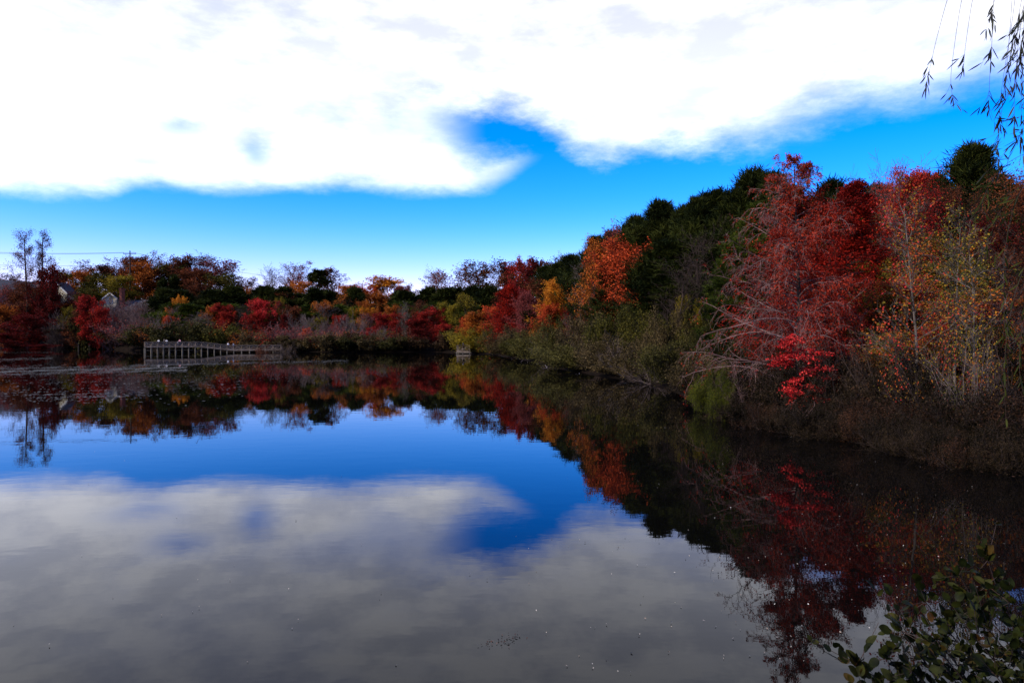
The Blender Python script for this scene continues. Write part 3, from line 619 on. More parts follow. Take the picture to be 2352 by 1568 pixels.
rows([
 ('far_round3', 455, 650, 44, 246, 'rust', 'rust crown showing through the pines over the left half of the bridge'),
 ('far_round1', 570, 660, 36, 246, 'orange', 'orange brown crown in the pine belt left of the bright crimson tree'),
 ('far_round2', 668, 700, 40, 209, 'rust', 'rust tree right of the slim red tree'),
 ('far_round0', 740, 690, 40, 214, 'orange', 'orange brown crown above the yellow green sapling'),
 ('far_round3', 905, 700, 40, 208, 'orange', 'orange crown between the crimson round tree and the poplar'),
 ('far_sparse1', 1065, 672, 44, 212, 'gold', 'open yellowish crown left behind the orange tree by the pier'),
 ('far_round1', 1120, 700, 44, 190, 'flame', 'orange red crown right of the orange tree by the pier'),
 ('far_wisp1', 352, 736, 60, 208, 'orange', 'tan twiggy bush over the left end of the bridge', S, 'twig_brown'),
 ('far_wisp0', 450, 726, 70, 204, 'rust', 'brown twiggy bush over the centre of the bridge', S, 'twig_brown'),
 ('far_wisp1', 790, 752, 60, 190, 'orange', 'tan orange brush at the foot of the slim rosy tree', S, 'twig_brown'),
 ('far_wisp0', 870, 760, 60, 189, 'rust', 'rust brush below the crimson round tree', S, 'twig_brown'),
])
rows([
 ('far_wisp0', 500, 734, 60, 203, 'orange', 'tan orange brush left of the bare spreading tree over the bridge', S, 'twig_brown'),
 ('far_round2', 650, 664, 44, 228, 'rust', 'rust crown in the pine belt below the pale bare skyline tree'),
 ('far_sparse0', 800, 672, 50, 226, 'orange', 'open orange crown in the pine belt above the fan shaped thicket'),
 ('far_round3', 840, 690, 40, 214, 'orange', 'dull orange crown behind the yellow orange one'),
 ('far_sparse2', 960, 690, 50, 212, 'rust', 'open rust tree behind the top of the pale poplar'),
 ('far_bare2', 735, 694, 60, 212, 'rust', 'bare grey tree behind the yellow green sapling', T, 'twig_grey'),
 ('far_bare0', 1000, 700, 50, 208, 'rust', 'bare tree behind the crimson spire', T, 'twig_grey'),
 ('far_wisp1', 745, 764, 50, 188, 'orange', 'low tan brush at the waterline right of the tiny mustard bush', S, 'twig_brown'),
])
# shoreline bushes of the far side
rows([('far_wisp0', 606, 786, 30, 175, 'rust', 'small rusty bush in front of the bridge near its right end', S, 'twig_brown'), ('far_wisp1', 655, 782, 40, 180, 'brown', 'twiggy bush in front of the bridge at its right end', S, 'twig_grey')])
sb = [(-20, 744, 90, 268, 'shrub', 'dark olive bush at the far left corner of the pond', 'far_shrub0'), (40, 748, 80, 262, 'shrub', 'dark bush under the spreading dark red tree', 'far_shrub1'), (22, 768, 30, 258, 'orange', 'little orange bush by the water at far left', 'far_shrub2'),
 (110, 752, 90, 246, 'shrub', 'dark green bush beneath the pale stemmed thicket', 'far_shrub2'), (165, 756, 80, 240, 'shrub', 'dark green bush left of the one under the crimson clump', 'far_shrub0'), (225, 762, 90, 233, 'shrub', 'near black bush on the shore below the crimson clump', 'far_shrub1'), (285, 758, 90, 222, 'shrub', 'dark bush halfway from crimson clump to bridge', 'far_shrub2'),
 (335, 752, 80, 210, 'shrub', 'dark bush at the left end of the bridge', 'far_shrub0'), (385, 742, 80, 203, 'shrub', 'green bush behind the two people in white on the bridge', 'far_shrub1'), (435, 740, 80, 201, 'shrub', 'green bush behind the person in pink', 'far_shrub2'), (480, 738, 80, 199, 'shrub', 'green bush behind the middle of the bridge', 'far_shrub0'), (525, 746, 70, 197, 'olive', 'olive bush behind the sloping part of the bridge', 'far_shrub1'),
 (575, 762, 60, 193, 'tan', 'brown bush behind the lower deck of the bridge', 'far_shrub2'), (625, 764, 60, 192, 'tan', 'brown bush partly hiding the right end of the bridge', 'far_shrub0'), (668, 770, 56, 189, 'tan', 'brown bush just right of the bridge end', 'far_shrub1'), (715, 772, 56, 188, 'tan', 'grey brown bush under the pinkish brown bush', 'far_shrub2'),
 (760, 764, 70, 187, 'tan', 'brown bush under the narrow coral red tree', 'far_shrub0'), (805, 762, 66, 186, 'shrub', 'olive brown bush under the fan shaped thicket', 'far_shrub1'), (850, 764, 64, 186, 'tan', 'brown bush under the small crimson bush', 'far_shrub2'), (900, 768, 60, 186, 'shrub', 'dark bush right of the mustard yellow bush', 'far_shrub0'), (945, 772, 60, 186, 'brown', 'dark brown bush below the poplar at the water', 'far_shrub1'), (1030, 766, 50, 186, 'brown', 'dark brown bush left of the pier', 'far_shrub2')]
for (px, yt, w, D, pal, lb, key) in sb: plant(key, px, yt, w * 1.15, D, pal, lb, S)
for i, (px, yt, w, D, lb) in enumerate([(640, 738, 60, 197, 'mauve wispy bush between bridge end and tall grey thicket'), (740, 750, 60, 191, 'mauve wispy bush under the yellow green sapling'), (785, 744, 56, 193, 'mauve wispy bush under the slim rosy tree'), (826, 752, 56, 191, 'mauve wispy bush at the foot of the fan shaped thicket'), (290, 726, 80, 219, 'mauve wispy bush in front of the brick chimney house'), (245, 746, 70, 228, 'mauve wispy bush right under the crimson clump')]):
    plant('far_wisp%d' % (i % 2), px, yt, w, D, 'rosy', lb, S, 'twig_purple')

# twin tall trees on the left: slender dark trunks carrying small leafy tufts
rows([
 ('far_sparse1', 40, 648, 60, 262, 'rust', 'open rust tree screening the left house'),
 ('far_round0', 74, 656, 60, 258, 'rust', 'rust crown in front of the long grey roof'),
 ('far_round3', 112, 652, 40, 257, 'rust', 'rust crown between the maroon pointed tree and its left neighbour'),
 ('far_sparse2', 178, 664, 50, 256, 'rust', 'open rust tree right of the cream gable'),
 ('far_round0', 205, 660, 50, 258, 'olive', 'olive crown above the crimson domed tree'),
 ('far_thicket1', 240, 684, 70, 252, 'rust', 'grey brown thicket left of the small white gable', S, 'twig_grey'),
 ('far_round1', 288, 668, 44, 268, 'gold', 'mustard crown behind the brick chimney'),
 ('far_thicket2', 360, 682, 90, 250, 'rust', 'tall purple thicket over the low grey roof', S, 'twig_purple'),
 ('far_sparse0', 8, 652, 40, 252, 'rosy', 'pinkish twiggy tree in front of the leftmost gable'),
 ('far_round2', 50, 664, 60, 252, 'rust', 'rust crown hiding the middle of the long grey roof'),
 ('far_wisp0', 120, 690, 60, 248, 'rust', 'brown twiggy bush left under the cream gable', S, 'twig_brown'),
 ('far_round1', 158, 694, 46, 250, 'orange', 'orange brown bushy crown right under the cream gable'),
 ('far_wisp1', 300, 690, 70, 246, 'rosy', 'purplish twiggy bush right in front of the brick chimney', S, 'twig_purple'),
 ('far_wisp0', 340, 692, 80, 246, 'rust', 'purplish twiggy bush in front of the low grey roof', S, 'twig_purple'),
 ('far_wisp1', 225, 690, 60, 256, 'rust', 'grey twiggy bush in front of the brown roof', S, 'twig_grey'),
])
def tall_twin(px, ytop, wpx, D, seed, label):
    x, y = at(px, D); z = G(x, y); H = CAMH + (HOR - ytop) / F * D - z; Wd = wpx / F * D
    rng = np.random.RandomState(seed); wood = Wood()
    P, Dr, Rr = grow(rng, np.array([[0, 0, -.4]]), np.array([[.015, 0, 1.]]), np.array([H * .98]), np.array([.55]), 14, .016, (0, 0, .3), wood, 6, .2)
    s, d, r, t, _ = spawn(rng, P, Dr, Rr, 30, .34, .99, .95, .2)
    ln = Wd * .52 * rng.uniform(.45, 1.1, 30) * np.where(t > .78, .62, 1)
    P1, D1, R1 = grow(rng, s, d, ln, np.full(30, .09), 5, .16, (0, 0, .5), wood, 4, .3)
    s, d, r, t, pi = spawn(rng, P1, D1, R1, 7, .25, 1, .8, .3); P2, D2, R2 = grow(rng, s, d, ln[pi] * .35, np.full(len(s), .045), 3, .2, (0, 0, .4), wood, 3, .5)
    tip = P2[:, 1:].reshape(-1, 3); C = np.repeat(tip, 12, 0) + rng.normal(0, .6, (len(tip) * 12, 3))
    root = empty('tall_thin_tree', (x, y, z)); tag(root, label, 'tree', 'twin tall thin trees at the left')
    link('trunk', wood.mesh('tall_trunk', M['bark']), None, root); V, Qd, tn = leaves(rng, C, .34, .20)
    link('crown', np_mesh('tall_crown', V, Qd, tn, M['rust']), None, root)
tall_twin(64, 537, 84, 240, 5, 'tall thin tree with dark straight trunk, left and wider one of the twins')
tall_twin(95, 537, 56, 244, 6, 'tall thin tree with a leaning trunk, right and narrower one of the twins')

# ------------------------------------------------------------------ right hand shore
rows([
 # pines climbing the ridge
 ('mid_pine0', 1268, 612, 70, 165, 'pine', 'dark pine behind the yellow shoreline tree'),
 ('mid_pine1', 1318, 586, 76, 140, 'pine', 'dark pine left of the pointed one'),
 ('mid_pine2', 1352, 545, 66, 118, 'pine', 'pointed dark pine just left of the big orange tree'),
 ('mid_pine3', 1400, 540, 90, 112, 'pine', 'dark pine hidden behind the big orange tree'),
 ('mid_pine0', 1448, 500, 90, 104, 'pine', 'dark pine rising right behind the big orange tree top'),
 ('mid_pine1', 1492, 512, 84, 100, 'pine', 'dark pine in the dip of the ridge right of the orange tree'),
 ('mid_pine2', 1540, 464, 96, 94, 'pine', 'spiky dark pine on the ridge, first tall one from the left'),
 ('mid_pine3', 1592, 452, 96, 90, 'pine', 'dark pine on the ridge between two spiky ones'),
 ('mid_pine0', 1650, 434, 100, 86, 'pine', 'dark pine on the ridge just left of the highest spiky crown'),
 ('mid_pine1', 1726, 390, 118, 82, 'pine', 'highest spiky pine left of the bare cypress top'),
 ('mid_pine2', 1782, 402, 90, 80, 'pine', 'dark pine directly behind the bare cypress top'),
 ('mid_pine3', 1880, 420, 96, 80, 'pine', 'dark pine peeking right of the bare cypress top'),
 ('mid_pine0', 1948, 432, 96, 78, 'pine', 'dark pine over the yellow green leafed tree'),
 ('mid_pine1', 1830, 450, 110, 74, 'pine', 'dark pine low behind the cypress trunk'),
 ('mid_pine2', 2030, 430, 110, 70, 'pine', 'dark pine behind the wispy red tree'),
 ('mid_pine3', 2128, 396, 110, 68, 'pine', 'dark pine left of the rounded tall pine'),
 ('mid_pine0', 2206, 340, 124, 66, 'pine', 'rounded tall pine, highest of the right side'),
 ('mid_pine1', 2286, 408, 100, 64, 'pine', 'dark pine right of the rounded tall pine'),
 ('mid_pine2', 2366, 430, 120, 62, 'pine', 'dark pine at the right edge behind the rust red tree'),
 ('mid_pine3', 1520, 560, 120, 84, 'pine', 'lower dark pine right of the big orange tree'),
 ('mid_pine0', 1600, 540, 120, 80, 'pine', 'lower dark pine behind the bare brown tree'),
 ('mid_pine1', 1680, 530, 110, 72, 'pine', 'lower dark pine left of the bright lit pine'),
 ('mid_pine2', 1920, 560, 140, 62, 'pine', 'lower dark pine behind the dense dark red tree'),
 ('mid_pine3', 2070, 560, 140, 58, 'pine', 'lower dark pine behind the leaning pale trunk'),
 ('mid_pine0', 2180, 500, 140, 56, 'pine', 'lower dark pine between the two straight pale trunks'),
 ('mid_pine1', 2300, 540, 140, 52, 'pine', 'lower dark pine near the right edge'),
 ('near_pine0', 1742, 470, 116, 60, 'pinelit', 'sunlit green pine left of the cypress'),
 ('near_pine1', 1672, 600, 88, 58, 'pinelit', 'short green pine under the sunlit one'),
 ('near_pine0', 2330, 600, 120, 44, 'pine', 'little dark pine behind the willow strands'),
 ('near_pine1', 2140, 620, 120, 46, 'pine', 'little dark pine behind the mixed orange tree'),
 ('near_pine0', 1400, 600, 80, 92, 'pine', 'little dark pine under the big orange tree'),
])
for i, (px, yt, D, lb) in enumerate([(1296, 600, 150, 'right behind the yellow shoreline tree'), (1374, 556, 108, 'behind the left half of the big orange clump'), (1424, 522, 106, 'behind the open pinkish top'), (1470, 510, 98, 'in the notch right of the big orange tree'), (1516, 492, 92, 'left flank of the first tall spiky one'),
  (1566, 462, 88, 'right flank of the first tall spiky one'), (1620, 448, 84, 'above the bare brown tree'), (1682, 424, 82, 'left flank of the highest spiky crown'), (1752, 404, 78, 'between the highest spiky crown and the cypress top'), (1812, 424, 76, 'right behind the cypress top'), (1908, 440, 74, 'left of the yellow green leafed tree'),
  (1990, 440, 72, 'below the wispy bare treetops'), (2086, 424, 68, 'right of the tall red orange tree'), (2160, 384, 66, 'left shoulder of the rounded tall pine'), (2250, 384, 62, 'right shoulder of the rounded tall pine'), (2326, 424, 60, 'under the hanging willow at the right')]):
    plant('mid_pine%d' % (i % 4), px, yt + 4 + (i * 13 % 19), 70, D, 'pine', 'dark ridge pine ' + lb, 'tree', 'bark', group='dark pines along the right ridge')
rows([
 # coloured trees between the pier and the orange tree
 ('mid_cone0', 1168, 654, 104, 158, 'cypress', 'deep red pointed tree leaning over the shore right of the pier'),
 ('mid_full1', 1184, 640, 40, 176, 'crimson', 'bright crimson crown behind the red pointed tree'),
 ('mid_full1', 1218, 668, 70, 142, 'rosy', 'purple red round tree right of the red pointed tree'),
 ('mid_round0', 1094, 714, 66, 172, 'orange', 'orange tree right above the pier'),
 ('mid_round1', 1066, 728, 30, 176, 'flame', 'small coral red tip left of the orange tree by the pier'),
 ('mid_full0', 1280, 644, 88, 122, 'amber', 'bright yellow orange shoreline tree'),
 ('mid_round1', 1258, 696, 58, 118, 'flame', 'orange foot of foliage below the yellow orange tree'),
 ('mid_round0', 1322, 668, 46, 118, 'red', 'small red crown right of the yellow orange tree'),
 ('mid_bare0', 1346, 590, 70, 110, 'rust', 'bare grey tree left of the big orange tree', T, 'twig_grey'),
 ('mid_wisp0', 1345, 660, 90, 104, 'rust', 'purple grey brush under the bare grey tree', S, 'twig_purple'),
 ('mid_sparse0', 1414, 504, 76, 99, 'rosy', 'open pinkish top behind the big orange tree'),
 ('mid_full1', 1398, 545, 110, 96, 'orange', 'orange brown left half of the big orange clump'),
 ('mid_full0', 1446, 548, 140, 92, 'flame', 'big bright orange red tree at the middle of the right shore'),
 ('mid_sparse1', 1484, 610, 60, 89, 'orange', 'open orange brown tree at the right flank of the big orange one'),
 ('mid_bare1', 1612, 500, 110, 72, 'rust', 'bare brown tree in front of the ridge pines', T, 'twig_brown'),
 ('mid_bare2', 1560, 590, 110, 70, 'rust', 'bare brown leaning tree above the yellow bush', T, 'twig_brown'),
 ('mid_bare0', 1650, 600, 80, 64, 'rust', 'bare brown tree right of the yellow bush', T, 'twig_brown'),
 ('mid_round1', 1568, 676, 40, 70, 'gold', 'small yellow bush tree above the dark shrubs'),
 ('mid_round0', 1605, 686, 24, 68, 'gold', 'tiny mustard crown right of the small yellow bush tree'),
])
rows([
 ('mid_shrub0', 1100, 742, 90, 172, 'gold', 'mustard olive shrub touching the pier', S),
 ('mid_shrub1', 1140, 752, 70, 160, 'olive', 'olive shrub right of the pier', S),
 ('mid_shrub2', 1180, 746, 90, 146, 'tan', 'brown shrub below the red pointed tree', S),
 ('mid_shrub3', 1200, 770, 70, 132, 'olive', 'small olive shrub at the waterline below the purple red tree', S),
 ('mid_shrub0', 1240, 742, 96, 122, 'olivetan', 'dark olive shrub below the yellow orange tree', S),
 ('mid_shrub1', 1290, 726, 104, 108, 'olivetan', 'big dark olive shrub right of the yellow orange tree', S),
 ('mid_wisp1', 1270, 760, 100, 108, 'olive', 'twiggy olive shrub overhanging the water', S, 'twig_grey'),
 ('mid_shrub2', 1350, 716, 120, 96, 'tan', 'brown green shrub below the bare grey tree', S),
 ('mid_shrub3', 1420, 704, 120, 86, 'olive', 'green topped shrub directly under the big orange tree', S),
 ('mid_shrub0', 1480, 702, 110, 82, 'olive', 'green topped shrub right under the open orange brown tree', S),
 ('mid_wisp0', 1380, 722, 110, 84, 'tan', 'rusty twiggy shrub in front of the green topped ones', S, 'twig_brown'),
 ('mid_shrub1', 1540, 706, 110, 74, 'tan', 'brown shrub below the small yellow bush tree', S),
 ('mid_shrub2', 1600, 716, 110, 67, 'olive', 'olive shrub left of the short green pine', S),
 ('mid_shrub3', 1650, 736, 100, 60, 'olivetan', 'dark shrub under the short green pine', S),
 ('mid_shrub0', 1330, 776, 130, 86, 'olivetan', 'low dark shrub bulging over the water, left one', S),
 ('mid_shrub1', 1410, 770, 130, 76, 'tan', 'low brown shrub bulging over the water', S),
 ('mid_shrub2', 1485, 768, 130, 69, 'tan', 'low brown shrub in the middle of the right bank', S),
 ('mid_wisp1', 1440, 760, 120, 72, 'tan', 'twiggy brown shrub with grey stems over the water', S, 'twig_grey'),
 ('mid_shrub3', 1555, 772, 130, 60, 'olivetan', 'low dark shrub left of the bright green bush', S),
 ('mid_shrub0', 1600, 800, 110, 54, 'tan', 'brown shrub directly behind the bright green bush', S),
 ('near_shrub0', 1590, 836, 90, 49, 'edge', 'low brown shrub at the water below the bright green bush', S),
 ('near_shrub1', 1625, 836, 66, 46, 'bright', 'bright green rounded bush on the right bank', S),
 ('near_shrub2', 1656, 838, 56, 44.5, 'bright', 'smaller bright green bush right of the bright rounded one', S),
 ('near_shrub0', 1645, 866, 80, 43, 'edge', 'brown green bush under the two bright ones', S),
 ('mid_shrub1', 1700, 740, 120, 54, 'shrub', 'dark shrub behind the left branches of the cypress', S),
 ('mid_shrub2', 1770, 760, 140, 50, 'shrub', 'dark shrub behind the cypress foot, left', S),
 ('mid_shrub3', 1850, 740, 140, 50, 'brown', 'brown shrub behind the cypress foot, middle', S),
 ('mid_shrub0', 1930, 720, 140, 48, 'shrub', 'dark shrub right behind the cypress', S),
 ('mid_shrub1', 2010, 730, 140, 46, 'brown', 'brown shrub behind the leaning pale trunk', S),
 ('mid_shrub2', 2100, 740, 150, 44, 'brown', 'brown shrub behind the left straight pale trunk', S),
 ('mid_shrub3', 2200, 740, 160, 42, 'mixgold', 'orange green shrub behind the right straight pale trunk', S),
 ('mid_shrub0', 2310, 720, 160, 40, 'shrub', 'dark shrub behind the green willow strands', S),
 ('mid_shrub1', 2420, 700, 160, 38, 'shrub', 'dark shrub running out of the right edge', S),
])
# the near right trees
rows([
 ('near_dense0', 1900, 420, 330, 47, 'cypress', 'dense dark red tree right behind the bare cypress'),
 ('near_dense1', 1950, 520, 220, 45, 'cypress', 'lower dark red crown at the right flank of the dense red one'),
 ('near_dense0', 1830, 560, 190, 47, 'cypress', 'dark red crown low behind the cypress'),
 ('near_leafy1', 1996, 478, 100, 50, 'mixgold', 'yellow green small leafed tree between two red ones'),
 ('near_leafy2', 1990, 600, 130, 46, 'gold', 'olive yellow tree under the yellow green one'),
 ('near_leafy0', 2062, 388, 150, 52, 'red', 'tall red orange tree right of the yellow green one'),
 ('near_leafy1', 2100, 540, 170, 46, 'mixed', 'mixed red and orange tree behind the leaning pale trunk'),
 ('near_leafy2', 2170, 600, 190, 42, 'mixgold', 'orange and gold tree between the straight pale trunks'),
 ('near_leafy0', 2050, 640, 170, 42, 'mixed', 'mixed orange tree behind the cypress right branches'),
 ('near_leafy1', 2196, 424, 110, 54, 'rust', 'rust tree in front of the rounded tall pine'),
 ('near_leafy2', 2272, 500, 150, 44, 'darkred', 'dark rust red tree right of the right pale trunk'),
 ('near_leafy0', 2350, 368, 150, 42, 'rust', 'rust red tree at the top right edge'),
 ('near_leafy1', 2370, 560, 150, 38, 'rust', 'dull rust tree low at the right edge'),
 ('near_leafy2', 2260, 660, 170, 38, 'mixed', 'brown red leafed tree in front of the straight pale trunks'),
 ('mid_bare1', 2012, 362, 90, 56, 'rust', 'wispy bare treetop over the yellow green tree', T, 'twig_grey'),
 ('mid_bare2', 2088, 356, 90, 55, 'rust', 'wispy bare treetop over the tall red orange tree', T, 'twig_grey'),
 ('mid_bare0', 1952, 400, 70, 58, 'rust', 'thin bare treetop right of the cypress top', T, 'twig_grey'),
 ('near_thin0', 2052, 374, 70, 53, 'rosy', 'thin pink leafed treetop amid the wispy bare ones', T, 'twig_pink'),
])
rows([
 ('near_thicket0', 1930, 740, 150, 34.5, 'litter', 'bare brush right of the vivid maple', S, 'twig_brown'),
 ('near_thicket1', 2020, 720, 160, 33, 'litter', 'bare brush left of the leaning trunk', S, 'twig_brown'),
 ('near_thicket0', 2140, 700, 150, 32, 'mixed', 'bare brush with a few orange leaves right of the leaning trunk', S, 'twig_brown'),
 ('near_thicket1', 2230, 730, 150, 31, 'mixgold', 'bare brush between the two upright trunks', S, 'twig_grey'),
 ('near_thicket0', 2330, 740, 150, 29.5, 'litter', 'dull bare brush by the right edge', S, 'twig_brown'),
 ('near_thicket1', 1720, 800, 120, 37, 'litter', 'pale bare brush under the left branches of the cypress', S, 'twig_pale'),
 ('near_thicket0', 1500, 800, 110, 62, 'brown', 'grey bare brush hanging over the water below the orange tree', S, 'twig_grey'),
])
rows([
 ('near_leafy0', 2140, 742, 110, 32, 'mixed', 'low orange red sapling between the leaning and the left upright trunk'),
 ('near_leafy2', 2060, 760, 100, 33, 'mixgold', 'low gold leafed sapling left of the leaning trunk'),
 ('near_leafy1', 2290, 750, 110, 31, 'mixed', 'low orange sapling right of the right upright trunk'),
])
# bank undergrowth on the near right
for i, (key, px, yt, w, D, pal, lb) in enumerate([
 ('near_shrub0', 1720, 836, 130, 40, 'edge', 'brown bush behind the low cypress branches'), ('near_shrub1', 1800, 816, 150, 38, 'edge', 'dark bush behind the vivid red maple'), ('near_shrub2', 1880, 806, 150, 37, 'edge', 'brown bush right behind the vivid red maple'),
 ('near_shrub0', 1950, 786, 160, 37, 'edge', 'dark bush between red maple and leaning trunk'), ('near_shrub1', 2030, 796, 170, 35.5, 'edge', 'brown bush left of the leaning trunk foot'), ('near_shrub2', 2110, 816, 170, 34, 'edge', 'dark olive bush at the leaning trunk foot'),
 ('near_shrub0', 2190, 810, 180, 34, 'litter', 'rusty brown bush at the left straight trunk'), ('near_shrub1', 2280, 786, 190, 32, 'edge', 'brown bush at the right straight trunk'), ('near_shrub2', 2380, 766, 200, 31, 'edge', 'dark brown bush leaving the right edge'),
 ('near_litter0', 1880, 878, 150, 34, 'edge', 'low bare looking bush in the dark under the maple'), ('near_litter1', 1960, 883, 160, 32.5, 'edge', 'low twiggy bush by the water right of the maple'), ('near_litter0', 2040, 900, 170, 31, 'litter', 'low rusty bush by the water left of the leaning trunk'),
 ('near_litter1', 2130, 910, 180, 29.5, 'litter', 'low rusty bush under the leaning trunk'), ('near_litter0', 2220, 878, 190, 28.5, 'edge', 'low brown bush at the water between the straight trunks'), ('near_litter1', 2310, 890, 200, 28, 'litter', 'low rusty bush near the right edge'), ('near_litter0', 2400, 880, 200, 28, 'litter', 'low rusty bush cut by the right edge'),
 ('near_shrub0', 2170, 961, 110, 26.4, 'edge', 'small green bush at the water edge under the straight trunks'), ('near_shrub2', 2300, 951, 150, 26, 'edge', 'small brown bush at the water edge near the right edge'), ('near_litter1', 2060, 985, 120, 28.3, 'litter', 'small leafy twig bush at the waterline below the leaning trunk')]):
    plant(key, px, yt, w, D, pal, lb, S, 'twig_brown')

EDGE_L = ['low dark bush on the waterline ' + q for q in ('right of the two bright green bushes', 'under the leftmost cypress branches', 'below the left cypress branches', 'left of the vivid maple', 'at the left foot of the vivid maple',
 'straight under the vivid maple', 'at the right foot of the vivid maple', 'right of the vivid maple', 'midway from the maple to the leaning trunk', 'left of the leaning trunk', 'at the foot of the leaning trunk', 'right of the leaning trunk',
 'left of the left upright trunk', 'below the left upright trunk', 'below the right upright trunk', 'right of the right upright trunk', 'behind the lowest willow strands', 'cut by the right edge', 'just outside the right edge')]
for i, px in enumerate(range(1668, 2500, 46)):
    ds_ = float(np.interp(px, SPX, SD)); yw = HOR + CAMH * F / ds_
    plant(['near_litter0', 'near_shrub1', 'near_litter1', 'near_shrub0'][i % 4], px, yw - (36 if px < 1850 else 66) - (i * 31 % 37), 92 + (i * 17 % 30), ds_, ['edge', 'edge', 'litter', 'edge', 'edge'][i % 5], EDGE_L[i], S, 'twig_brown', group='low bushes along the right waterline')
# young trees with pale straight trunks in front of the right bank
def pale_tree(px0, px1, ybase, ytop, D, seed, pal, label, r=.11, nbr=34, bl=.20, nl=.5):
    x0, y0 = at(px0, D); z0 = G(x0, y0); x1, _ = at(px1, D); H = CAMH + (HOR - ytop) / F * D - z0
    rng = np.random.RandomState(seed); wood = Wood(); dv = np.array([[x1 - x0, 0, H]])
    P, Dr, Rr = grow(rng, np.array([[0, 0, -.3]]), dv, np.array([np.linalg.norm(dv) + .3]), np.array([r]), 16, .022, (0, 0, .12), wood, 7, .12)
    s, d, rr, t, _ = spawn(rng, P, Dr, Rr, nbr, .14, .98, .95, .2); d = unit(d + np.array([[0, 0, .15]]))
    ln = H * bl * rng.uniform(.5, 1.2, nbr) * (1.15 - .6 * t)
    P1, D1, R1 = grow(rng, s, d, ln, np.full(nbr, .022), 7, .13, (0, 0, .35), wood, 4, .25)
    s, d, rr, t, pi = spawn(rng, P1, D1, R1, 8, .2, 1, .65, .25); P2, D2, R2 = grow(rng, s, d, ln[pi] * .42 * rng.uniform(.4, 1.2, len(s)), np.full(len(s), .008), 4, .14, (0, 0, .3), wood, 3, .5)
    s, d, rr, t, pi = spawn(rng, P2, D2, R2, 4, .2, 1, .6, .25); P3, D3, R3 = grow(rng, s, d, rng.uniform(.15, .5, len(s)), np.full(len(s), .0055), 2, .14, (0, 0, .3), wood, 3, .5)
    tip = P3[:, 1:].reshape(-1, 3); C = tip[rng.rand(len(tip)) < nl] ; C = C + rng.normal(0, .08, C.shape)
    root = empty('sapling_tree', (x0, y0, z0)); tag(root, label, 'tree', 'young trees with pale trunks on the right bank')
    link('trunk', wood.mesh('sapling_wood', M['barkpale']), None, root); V, Qd, tn = leaves(rng, C, .11, .08); link('crown', np_mesh('sapling_leaves', V, Qd, tn, M[pal]), None, root)
pale_tree(2114, 2072, 990, 470, 30.5, 201, 'mixed', 'young tree with a pale trunk leaning left over the water', .085, 40, .26, 1.0)
pale_tree(2196, 2183, 940, 520, 31, 202, 'mixgold', 'young tree with a straight pale trunk, left of the upright pair', .085, 40, .22, .8)
pale_tree(2242, 2236, 940, 560, 29.5, 203, 'mixgold', 'young tree with a straight slimmer pale trunk, right of the upright pair', .07, 34, .22, .7)
pale_tree(2330, 2310, 940, 600, 31, 204, 'rust', 'slim young tree with dull bark near the right edge', .07, 30, .2, .8)

# the big half bare cypress, its branches sweeping down to the left
def cypress():
    D = 37.5; px0 = 1838; x0, y0 = at(px0, D); z0 = G(x0, y0); H = CAMH + (HOR - 358) / F * D - z0
    rng = np.random.RandomState(77); wood = Wood(); pale = Wood()
    P, Dr, Rr = grow(rng, np.array([[0, 0, -.3]]), np.array([[-.02, 0, 1.]]), np.array([H + .3]), np.array([.19]), 20, .012, (0, 0, .3), wood, 8, .06)
    P_, D_, R_ = P, Dr, Rr
    n = 120; s, d, rr, t, _ = spawn(rng, P_, D_, R_, n, .025, .97, 1.25, .12)
    d[:, 2] += .30 * t + .05
    left = unit(d)[:, 0] < .1
    R1len = 6.4 * np.clip(1.03 - t, .04, 1) ** .72 * rng.uniform(.65, 1.15, n) * np.where(left, 1.05, .85)
    P1, D1, R1 = grow(rng, s, d, R1len, R1len * .008 + .008, 9, .09, (0, 0, -.35), pale, 5, .22)
    s, d, rr, t1, pi = spawn(rng, P1, D1, R1, 11, .15, 1, .75, .25); l2 = R1len[pi] * .36 * (1.2 - .7 * t1) * rng.uniform(.5, 1.3, len(s))
    P2, D2, R2 = grow(rng, s, d, l2, np.full(len(s), .0105), 6, .13, (0, 0, -.75), pale, 4, .5)
    s, d, rr, t2, pi2 = spawn(rng, P2, D2, R2, 7, .15, 1, .7, .3); P3, D3, R3 = grow(rng, s, d, l2[pi2] * .42 * rng.uniform(.5, 1.4, len(s)), np.full(len(s), .0070), 3, .16, (0, 0, -.9), pale, 3, .6)
    tip = np.concatenate([P3[:, 1:].reshape(-1, 3), P2[:, 2:].reshape(-1, 3)])
    q = tip / H; f = smooth_field(tip, rng, 1.1) + .42 * np.clip((q[:, 0] + .05) * 12, -1, 1) + .10 + np.where((q[:, 2] < .62) & (q[:, 0] > -.14), .12, 0); k = f > .12; k &= q[:, 2] < .86
    tt = tip[k]; C = np.repeat(tt, 3, 0) + rng.normal(0, .10, (len(tt) * 3, 3))
    topm = tip[q[:, 2] > .86]; topm = topm[rng.rand(len(topm)) < .28]; C = np.concatenate([C, topm + rng.normal(0, .05, topm.shape)])
    sp = tip[(~k) & (rng.rand(len(tip)) < .30)]; C = np.concatenate([C, sp + rng.normal(0, .05, sp.shape)])
    root = empty('cypress_tree', (x0, y0, z0)); tag(root, 'large half bare cypress with pinkish grey branches sweeping down left over the water', 'tree')
    link('trunk', wood.mesh('cypress_trunk', M['twig_brown']), None, root); link('branches', pale.mesh('cypress_branches', M['twig_pale']), None, root)
    V, Qd, tn = leaves(rng, C, .14, .05, droop=.4); link('crown', np_mesh('cypress_leaves', V, Qd, tn, M['cyp']), None, root)
cypress()
